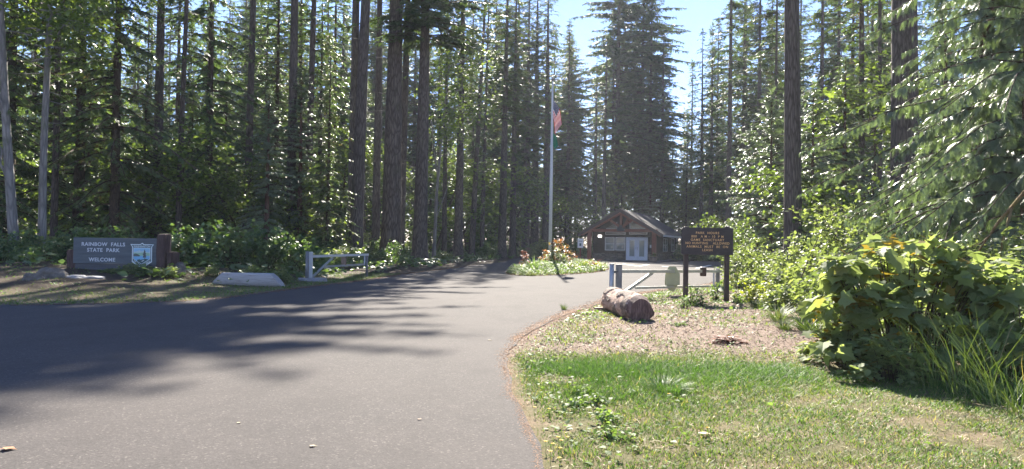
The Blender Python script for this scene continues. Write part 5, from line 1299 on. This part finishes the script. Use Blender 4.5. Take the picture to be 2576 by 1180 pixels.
# the big thimbleberry
R = np.random.default_rng(77); cl = []
for _ in range(120):
    u = R.uniform(-1, 1); v = R.uniform(-1, 1); ht = 1.66*(1-.30*abs(u)**2.2)*(1-.18*v*v); e = R.uniform(.08, 1)**.75
    cl.append((u*1.02*(1.0-.12*e), v*.62*(1-.25*e), ht*e, R.uniform(.16, .26)))
me = blobs('leaves', 78, cl, TL, 270, .19, [MAT['thimble'], MAT['twig']], sizevar=(.4, 1.3), flat=.55, upbias=1.2, wood=stems(79, cl), droop=-.25, wl=.95)
BX, BY = 4.75, 9.0
o = obj('thimbleberry_bush', me); o.location = (BX, BY, gz1(BX, BY)); o.rotation_euler = (0, 0, rad(-20)); tag(o, 'large pale green thimbleberry bush with broad lobed leaves beside the lawn at the right', 'bush')
for px, Y, s, lab in ((2125, 9.1, .55, 'low skirt of broad leaves at the left foot of the thimbleberry bush'), (2240, 8.15, .50, 'dark broad leaved shoots in the shade at the front of the thimbleberry bush'), (2455, 9.2, .95, 'broad leaved thimbleberry right of the largest one'), (2560, 8.6, .95, 'thimbleberry with pale leaves cut by the right edge')):
    pl_at('bigleaf', px, Y, (s, s*.8, s if s > .6 else s*.8), 'thimbleberry_bush', lab)
for px, Y, k, s, lab in ((2380, 7.5, 'tall', 1.0, 'tall arching grass in front of the thimbleberry bush'), (2450, 7.3, 'tall2', .75, 'broad bladed grass between two taller clumps at the right'), (2510, 7.1, 'tall', 1.05, 'tall yellowing grass clump near the right edge'), (2580, 6.8, 'tall2', .95, 'tall grass clump cut by the right edge'),
                         (2330, 8.0, 'tall2', .7, 'shorter grass at the shaded foot of the thimbleberry bush'), (2545, 6.6, 'tall2', .75, 'yellow green grass clump nearest the lower right corner'), (2425, 8.2, 'tall', 1.0, 'tall grass stems rising behind the other clumps')):
    pl_at(k, px, Y, s, 'grass_clump', lab, None, 'grass clump')
for px, Y, s, lab in ((2035, 12.4, (1.2, 1.2, .85), 'bright fountain of grass at the right end of the bark mulch'), (1957, 14.0, (1, 1, .8), 'grass tuft left of the bright grass fountain'), (1905, 17.5, (.9, .9, .8), 'grass tuft right of the right sign post'), (1418, 16.8, (.3, .3, .5), 'small upright grass tuft at the road edge left of the bark log'), (1975, 12.6, (.6, .6, .5), 'small pale tuft on the mulch before the sapling'), (2090, 11.3, (.9, .9, .7), 'grass tuft at the left side of the thimbleberry bush')):
    pl_at('tuft', px, Y, s, 'grass_tuft', lab, None, 'grass tuft')
pl_at('greentuft', 1679, 7.52, (1.35, 1.0, .95), 'grass_tuft', 'dark green thick grass tuft in the middle of the lawn', None, 'grass tuft')
for px, Y, k, s, lab in ((1740, 17.9, 'weed', (1.1, 1.1, 1.1), 'pale leafy weed in front of the left post of the notice sign'), (1800, 19.9, 'weed', (1, 1, 1.1), 'leafy weed standing between the two posts of the notice sign'), (1855, 18.8, 'lowweed', (1, 1, 1.6), 'dark low weed at the foot of the right sign post'),
                      (1720, 17.2, 'weed', (.8, .8, .6), 'small weed left of the pale leafy one on the mulch'), (1765, 17.6, 'weed', (.9, .9, .6), 'small weed right of the pale leafy one on the mulch'), (1880, 19.5, 'yellow', (1, 1, .9), 'yellow flowering plant right of the notice sign'), (1915, 19, 'yellow', (1, 1, .9), 'second yellow green plant right of the notice sign'),
                      (1945, 17.8, 'yellow', (.9, .9, .7), 'low yellow green plant left of the sapling'), (1960, 16.2, 'lowweed', (1.6, 1.4, 1.6), 'spreading grey green weed in front of the sapling'), (1712, 13.5, 'lowweed', (.5, .5, .7), 'small seedling on the bark mulch right of the log')):
    pl_at(k, px, Y, s, 'weed', lab, None, 'weed')
pl_at('rust', 1822, 11.3, (1, .8, .14), 'dead_plant', 'brown dead plant clump at the border of lawn and bark mulch', None, 'dead plant')
for k, px, Y, s, lab in (('lowweed', 1478, 6.9, (.75, .95, .8), 'pale clover like weed patch on the lawn near the road bend'), ('lowweed', 1520, 6.3, (.7, .7, .8), 'leafy weed patch nearest the lower edge of the lawn'), ('lowweed', 1545, 5.75, (.6, .6, .8), 'leafy weed patch with darker leaves at the bottom of the lawn'), ('lowweed', 1462, 7.4, (.5, .5, .7), 'small weed patch above the clover like one')):
    pl_at(k, px, Y, s, 'weed', lab, None, 'weed')
# island planting
for k, px, Y, s, lab in (('shrub', 1400, 42, (1.15, .8, .62), 'green leafy shrub right of the flagpole foot'), ('rust', 1319, 41, (1, 1, 1.05), 'rusty brown plant at the left end of the island'), ('spiky', 1342, 36.8, (1.2, 1.2, 1.1), 'spiky grey green grass clump on the island'), ('yellow', 1355, 38, (1, 1, .7), 'pale leafy plant beside the spiky grass clump'),
                       ('rustfern', 1490, 43.5, (1.1, 1.1, .9), 'orange fern at the right part of the island'), ('spiky', 1462, 41, (1.3, 1.2, .95), 'green spiky plants in the middle of the island'), ('yellow', 1480, 41, (1.2, 1, .95), 'yellow green plant before the orange fern'), ('yellow', 1440, 39, (1.2, 1, .7), 'yellow green plant right of the pole shadow'),
                       ('yellow', 1508, 41.5, (1, 1, .7), 'low green plant at the right tip of the island'), ('weed', 1300, 37.4, (1.5, 1.2, .9), 'low weed at the left tip of the island'), ('weed', 1370, 37, (1.6, 1.2, .9), 'bushy weed at the foot of the flagpole'), ('spiky', 1505, 41, (.6, .6, .6), 'small grass clump on the right tip of the island'), ('yellow', 1320, 38.2, (1.0, .8, .5), 'low yellow green plant under the rusty brown plant')):
    pl_at(k, px, Y, s, 'plant', lab, None, 'plant')
cl = dome(91, 1.25, .7, 1.45, 30, (.16, .26))
o = obj('shrub', blobs('leaves', 92, cl, TO, 520, .12, [MAT['autumn'], MAT['twig']], wood=stems(93, cl))); x, Y = XG(1405, 43.2), 43.2
o.location = (x, Y, gz1(x, Y)); tag(o, 'shrub with reddening orange leaves on the island right of the flagpole', 'shrub')
pl_at('weed', 0, 10, 1, 'plant', 'dark leafy plant growing in the wooden planter', None, 'plant'); o = COL.objects[-1]; o.location = PLANTER.location; o.location.z += .36; o.scale = (1.2, 1.2, 1.1)
bpy.data.objects  # (keeps the first of every kind as it is)

# ------------------------------------------------------------------ ground cover (uncountable)
R = np.random.default_rng(101)
def scatter(n, x0, x1, y0, y1): return R.uniform(x0, x1, n), R.uniform(y0, y1, n)
def soft(x, y): return .5+.5*wob(x*1.9+3, y*1.9)
# lawn
lv = Leaves()
def tri_noise(x, y): return (wob(x*2.3, y*2.3)+wob(x*6.1+4, y*5.7))/2
x, y = scatter(620000, -.2, 10, 4.2, 11.6)
d = sdist(np.stack([x, y], 1), ROAD)
lush = np.exp(-((y-(8.55-.06*(x-1.5)))/.85)**2)*sm(.0, .5, x)*sm(4.3, 2.6, x)
lush = np.maximum(lush, .8*np.exp(-((x-1.3)**2+(y-7.5)**2)/.5))
bare = sm(.26-.10*sm(2, 4, x), .60-.1*sm(2, 4, x), tri_noise(x*.75+1, y*.75))*(1-.75*lush)
for bx_, by_, br_ in ((1405, 955, .42), (1530, 1030, .36), (1480, 1075, .25), (1835, 1092, .30), (2060, 1020, .40), (2180, 1045, .42), (1990, 1085, .28), (2330, 1090, .5), (1700, 915, .22), (2440, 1130, .45), (1570, 1150, .2), (2120, 1150, .3), (2250, 985, .3)):
    gp_ = G(bx_, by_); q_ = np.hypot(x-gp_[0], (y-gp_[1])*1.1)+.16*wob(x*5, y*5)+.07*wob(x*13, y*13)
    bare = np.maximum(bare, sm(br_*.95, br_*.30, q_)*.95)
edge = sm(.02, .25, d+.10*wob(x*5, y*5))
top = sm(11.0, 9.2, y+.75*wob(x*1.1, y*1.4)+.3*wob(x*4, y*4))
side = sm(.3, -.3, (x-3.2)-.98*(y-8.0)*-.0-np.where(y > 7.4, 0.95*(9.2-y)*0+1.0+0*(y), 3+.9*(7.4-y)))
bushes = np.hypot((x-BX)/1.3, (y-BY)/.9)
dens = edge*top*(.55+.45*lush)*(1-.90*bare)*sm(.75, 1.05, bushes)*(.55+.45*soft(x, y))
dens *= np.where((y > 9.3) & (x > 3.0), .35, 1)
dens *= sm(7.2, 5.6, x-.15*y+ .2)*.6+.4
keep = R.random(len(x)) < dens
x, y, lush, bare = x[keep], y[keep], lush[keep], bare[keep]; n = len(x)
z = gz(x, y); a = R.uniform(0, 6.28, n)
tint = np.clip(.27-.24*lush+.26*bare+.24*tri_noise(x*.5+9, y*.5)+R.normal(0, .13, n), 0, .8); dry = R.random(n) < .10*(1-lush); tint[dry] = R.uniform(.85, 1, dry.sum())
LL = (.036+.045*lush+.03*soft(x*.9, y*.9)+.05*sm(.45, .8, tri_noise(x*1.3+5, y*1.3)))*R.uniform(.5, 1.4, n)
lv.add(TB, np.stack([x, y, z-.005], 1), np.stack([np.cos(a)*.6, np.sin(a)*.6, R.uniform(.4, 1.1, n)], 1), np.stack([np.cos(a), np.sin(a), a*0+.2], 1), LL, R.uniform(.004, .0075, n), tint)
print('lawn blades', n)
tag(lv.build('lawn_grass', [MAT['grass']]), kind='stuff')
# thin grass and weeds on mulch, verges and island
lv = Leaves()
x, y = scatter(190000, -1, 11, 9.2, 34); x2, y2 = scatter(150000, -24, -1, 14, 34); x3, y3 = scatter(40000, -1, 8, 33, 58)
x = np.concatenate([x, x2, x3]); y = np.concatenate([y, y2, y3]); P = np.stack([x, y], 1); d = sdist(P, ROAD); di = sdist(P, ISLE)
clump = sm(.0, .6, tri_noise(x*.8+2, y*.8)); 
dn = sm(.05, .5, d+.2*wob(x*3, y*3))*(.06+.75*clump)*np.where((x > 5.6-.0*y) & (y < 18), .5, 1)
dn = np.where(x < -1, np.maximum(dn, .9*sm(.05, .3, d)*sm(2.2, .6, d)), dn)*np.where((x < -1) & (d > 4), .35, 1)
nearlog = np.exp(-((x-2.3)**2/5+(y-12.6)**2/4)); dn *= 1-.55*nearlog
dn = np.where((d < 1.1) & (x > -1) & (y > 11), np.maximum(dn, .5*sm(.05, .4, d)), dn)
dn = np.where(di < -.05, .95, dn)
k = R.random(len(x)) < dn; x, y, di = x[k], y[k], di[k]; n = len(x); a = R.uniform(0, 6.28, n)
tint = np.clip(.42+.25*wob(x*.6, y*.6)+R.normal(0, .16, n), 0, 1)
LL = R.uniform(.05, .14, n)*np.where(di < 0, 2.2, 1)
lv.add(TB, np.stack([x, y, gz(x, y)-.01], 1), np.stack([np.cos(a)*.7, np.sin(a)*.7, R.uniform(.4, 1.1, n)], 1), np.stack([np.cos(a), np.sin(a), a*0+.2], 1), LL, R.uniform(.008, .016, n)*np.where(di < 0, 1.7, 1), tint)
tag(lv.build('verge_grass', [MAT['grass']]), kind='stuff'); print('verge', n)
# small broad leaves: clover, weeds, seedlings
lv = Leaves()
x, y = scatter(60000, -.2, 11, 4.3, 26); x2, y2 = scatter(40000, -26, -1, 15, 32); x3, y3 = scatter(26000, -1, 8, 33, 58)
x = np.concatenate([x, x2, x3]); y = np.concatenate([y, y2, y3]); P = np.stack([x, y], 1); d = sdist(P, ROAD); di = sdist(P, ISLE)
c2 = sm(.05, .6, tri_noise(x*.9+7, y*.9+3)); edgeb = np.exp(-((d-.35)/.35)**2)
dn = sm(.05, .3, d)*(.03+.55*c2+.35*edgeb)*np.where((y < 10) & (x > 1.6), .10, 1)
dn = np.where(di < -.05, 1, dn)
k = R.random(len(x)) < dn; x, y, di = x[k], y[k], di[k]; n = len(x); a = R.uniform(0, 6.28, n)
LL = R.uniform(.025, .065, n)*np.where(di < 0, 2.4, np.where(y > 14, 1.6, 1))
lv.add(TO, np.stack([x, y, gz(x, y)+R.uniform(0, .05, n)*np.where(di < 0, 5, 1)], 1), np.stack([np.cos(a), np.sin(a), R.uniform(-.1, .6, n)], 1), np.stack([a*0, a*0, a*0+1], 1)+R.normal(0, .3, (n, 3)), LL, LL*.9, np.clip(R.normal(.5, .22, n), 0, .95))
tag(lv.build('ground_cover', [MAT['weed']]), kind='stuff'); print('cover', n)
# forest floor undergrowth
lv = Leaves()
x, y = scatter(150000, -60, 45, 22, 100); P = np.stack([x, y], 1); d = sdist(P, ROAD)
keepv = (d > .8) & (np.abs(x/y) < .78) & ~((np.abs(x-LC[0]) < 1.6) & (np.abs(y-LC[1]-.3) < .75)) & ~((np.abs(x+14.2) < 2.6) & (y < 24.6)) & (R.random(len(x)) < sm(.7, 3, d)*(.35+.65*sm(-.3, .5, wob(x*.5, y*.5)))*np.where(np.abs((x-BC[0])) < 7, np.where((y > 66) & (y < 88), 0, 1), 1))
x, y = x[keepv], y[keepv]; n = len(x); a = R.uniform(0, 6.28, n); LL = R.uniform(.14, .34, n)
lv.add(TO, np.stack([x, y, gz(x, y)+R.uniform(0, .5, n)**1.5], 1), np.stack([np.cos(a), np.sin(a), R.uniform(-.2, .6, n)], 1), np.stack([a*0, a*0, a*0+1], 1)+R.normal(0, .4, (n, 3)), LL, LL*.8, np.clip(R.normal(.45, .22, n), 0, .95))
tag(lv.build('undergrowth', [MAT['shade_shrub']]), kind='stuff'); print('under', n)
# bark chips, straw, fir needles
lv = Leaves()
x, y = scatter(52000, -.3, 8.5, 8.2, 25); d = sdist(np.stack([x, y], 1), ROAD)
k = (d > .05) & (R.random(len(x)) < sm(8.3, 10, y+.3*wob(x*2, y*2))*sm(9, 6, x)); x, y = x[k], y[k]; n = len(x); a = R.uniform(0, 6.28, n)
LL = R.uniform(.015, .05, n)
lv.add(TD, np.stack([x, y, gz(x, y)+.012], 1), np.stack([np.cos(a), np.sin(a), R.normal(0, .3, n)], 1), np.stack([a*0, a*0, a*0+1], 1)+R.normal(0, .5, (n, 3)), LL, LL*.5, np.clip(R.normal(.5, .28, n), 0, 1))
tag(lv.build('bark_mulch', [MAT['chips']]), kind='stuff')
lv = Leaves()
x, y = scatter(26000, 0, 9, 4.3, 11); d = sdist(np.stack([x, y], 1), ROAD); k = (d > .03) & (R.random(len(x)) < .15+.85*sm(-.1, .4, tri_noise(x*.75+1, y*.75))); x, y = x[k], y[k]; n = len(x); a = R.uniform(0, 6.28, n)
lv.add(TD, np.stack([x, y, gz(x, y)+.01], 1), np.stack([np.cos(a), np.sin(a), R.normal(0, .25, n)], 1), np.stack([a*0, a*0, a*0+1], 1)+R.normal(0, .3, (n, 3)), R.uniform(.03, .12, n), R.uniform(.003, .009, n), R.random(n))
tag(lv.build('dry_straw', [MAT['straw']]), kind='stuff')
lv = Leaves()
pts = []
rr = np.array(ragged(smooth_poly(ROAD, 2), .3, .04)); seg = np.roll(rr, -1, 0)-rr
for i in range(len(rr)):
    p, v = rr[i], seg[i]; L = np.hypot(*v)
    if not (3 < p[1] < 45 and -18 < p[0] < 16) or L > 3: continue
    nr = np.array([-v[1], v[0]])/max(L, 1e-6); right = p[0] > -1.2
    m = int(L*(.25+1.1*float(soft(p[0]*.9, p[1]*1.1))**2)*(1000 if right else 300)*(1.0 if p[1] < 25 else .5)); t = R.random(m)[:, None]
    near = min(1.2, p[1]/15); off = np.abs(R.normal(0, (.12 if right else .10)*near**1.5, m))*np.where(R.random(m) < .7, 1, -1); off += .03*np.sin(p[0]*3)
    pts.append(p+v*t+nr*off[:, None])
rr = np.array(ragged(smooth_poly(ISLE, 2), .3, .03)); seg = np.roll(rr, -1, 0)-rr
for i in range(len(rr)):
    p, v = rr[i], seg[i]; L = np.hypot(*v); nr = np.array([v[1], -v[0]])/max(L, 1e-6)
    m = int(L*260); t = R.random(m)[:, None]; pts.append(p+v*t-nr*(np.abs(R.normal(0, .28, m))-.05)[:, None])
P = np.concatenate(pts); n = len(P); d = sdist(P, ROAD); ii_ = sdist(P, ISLE); a = R.uniform(0, 6.28, n)
z = np.where((d < 0) & (ii_ > 0), .017, gz(P[:, 0], P[:, 1])+.008)
far = np.clip(P[:, 1]/14, .45, 2.2); LL = R.uniform(.03, .06, n)*far
lv.add(TD, np.stack([P[:, 0], P[:, 1], z+.002], 1), np.stack([np.cos(a), np.sin(a), a*0+.02], 1), np.stack([a*0, a*0, a*0+1], 1), LL, R.uniform(.005, .012, n)*far, R.random(n))
tag(lv.build('needle_litter', [MAT['litter']]), kind='stuff'); print('litter', n)

# single fallen leaves on the road and yellow flowers in the lawn
def leafobj(px, py, s, mat, label, rz):
    p = G(px, py); lv = Leaves(); lv.add(TL, np.array([[0, 0, .0]]), np.array([[1., 0, .03]]), np.array([[0, .08, 1.]]), s, s*.9, .8)
    o = lv.build('fallen_leaf', [MAT[mat]]); o.location = (p[0], p[1], (.019 if label.find('lawn') < 0 or 'left of' in label else .05)+s*.05); o.rotation_euler = (0, 0, rz); tag(o, label, 'leaf')
leafobj(780, 1129, .05, 'straw', 'tan fallen leaf on the asphalt at the bottom of the picture', .3)
leafobj(598, 1070, .035, 'straw', 'small pale fallen leaf on the sunlit asphalt near the shadow', 1.2)
leafobj(1056, 1061, .04, 'chips', 'tan crumpled leaf on the asphalt left of the lawn', 2.0)
leafobj(1228, 859, .06, 'straw', 'whitish fallen leaf on the asphalt near the mulch corner', .2)
leafobj(6, 1137, .10, 'litter', 'reddish fallen leaf in the lower left corner', .1)
leafobj(1763, 1109, .10, 'straw', 'pale tan fallen leaf lying on the lawn', .4)
for i, (px, py) in enumerate(((1345, 1029), (1381, 1033), (1404, 1105), (1412, 1113), (1390, 1122), (1372, 1116), (1384, 1141), (1409, 1133), (1407, 1158), (1427, 1105), (1780, 1092), (1682, 1002))):
    p = G(px, py, .07); g = gz1(p[0], p[1]); fl = Leaves(); n = 16; a = np.arange(n)*2.4
    fl.add(TD, np.tile([[0, 0, .085]], (n, 1)), np.stack([np.cos(a), np.sin(a), .25+.4*(np.arange(n)/n)], 1), np.tile([[0, 0, 1.]], (n, 1)), .018, .009, R.random(n))
    m = MB(); m.tube([(0, 0, -.01), (.004, 0, .05), (0, 0, .086)], .0018, 4); fl.mb(m, 1)
    o = fl.build('dandelion', [MAT['petal'], MAT['weed']]); o.location = (p[0], p[1], g)
    tag(o, 'small yellow dandelion flower near the road edge of the lawn' if i < 10 else ('lone yellow flower far right on the lawn' if i == 10 else 'lone yellow flower beside the dark grass tuft'), 'flower', 'yellow dandelions along the lawn edge' if i < 10 else None)
# mossy dead branch of the near cedar (right edge)
m = MB(); q = [D(2455, 640, 13.5), D(2490, 590, 13.4), D(2510, 560, 13.3), D(2545, 520, 13.2), D(2578, 482, 13.0), D(2620, 440, 12.9)]
m.tube(q, [.012, .02, .026, .03, .034, .04], 7, 0, True); m.tube([q[3], D(2520, 610, 13.2), D(2516, 660, 13.1)], [.026, .02, .012], 6, 0, True); m.tube([q[1], D(2470, 610, 13.2), D(2440, 622, 13.3)], [.014, .01, .006], 5, 0, True)
tag(m.build('dead_branch', MAT['mosstwig']), 'bare mossy brown branch leaning out of the near cedar at the right edge', 'branch')

# ------------------------------------------------------------------ air, light, sky
EL_, AZ_ = rad(34.0), rad(0.8)                 # the sun stands ahead, a little to the right
w = bpy.data.worlds.new('World'); S.world = w; w.use_nodes = True; nt = w.node_tree
sky = nt.nodes.new('ShaderNodeTexSky'); sky.sky_type = 'NISHITA'; sky.sun_disc = False
sky.sun_elevation = EL_; sky.sun_rotation = AZ_; sky.air_density = 1.0; sky.dust_density = 0.0; sky.ozone_density = 5.0
bg = nt.nodes['Background']; nt.links.new(mixc(nt, 1.0, sky.outputs[0], (.97, .84, .95), 'MULTIPLY'), bg.inputs[0]); bg.inputs[1].default_value = 0.07
sl = bpy.data.lights.new('sun', 'SUN'); sl.energy = 5.0; sl.angle = rad(0.55); sl.color = (1, .93, .82)
so = bpy.data.objects.new('sun', sl); link(so)
sdir = Vector((math.sin(AZ_)*math.cos(EL_), math.cos(AZ_)*math.cos(EL_), math.sin(EL_)))
so.rotation_euler = sdir.to_track_quat('Z', 'Y').to_euler(); so.location = (0, 0, 60)
HAZE = 0.0004
if HAZE:
    m = bpy.data.materials.new('thin_haze'); m.use_nodes = True; nt = m.node_tree; nt.nodes.clear()
    out = nt.nodes.new('ShaderNodeOutputMaterial'); pv = nt.nodes.new('ShaderNodeVolumePrincipled')
    pv.inputs['Color'].default_value = (.86, .92, 1, 1); pv.inputs['Density'].default_value = HAZE; pv.inputs['Anisotropy'].default_value = 0.15
    nt.links.new(pv.outputs[0], out.inputs['Volume'])
    h = MB().box(-180, 180, -70, 185, -2, 46).build('haze', m); tag(h, kind='stuff')
S.view_settings.view_transform = 'Standard'; S.view_settings.look = 'None'; S.view_settings.gamma = 1; S.view_settings.exposure = 2.06
S.cycles.max_bounces = 8; S.cycles.diffuse_bounces = 3; S.cycles.glossy_bounces = 2; S.cycles.transmission_bounces = 4; S.cycles.volume_bounces = 0
S.cycles.caustics_reflective = False; S.cycles.caustics_refractive = False
S.cycles.use_denoising = True
S.cycles.sample_clamp_indirect = 6
print('objects', len(bpy.data.objects))
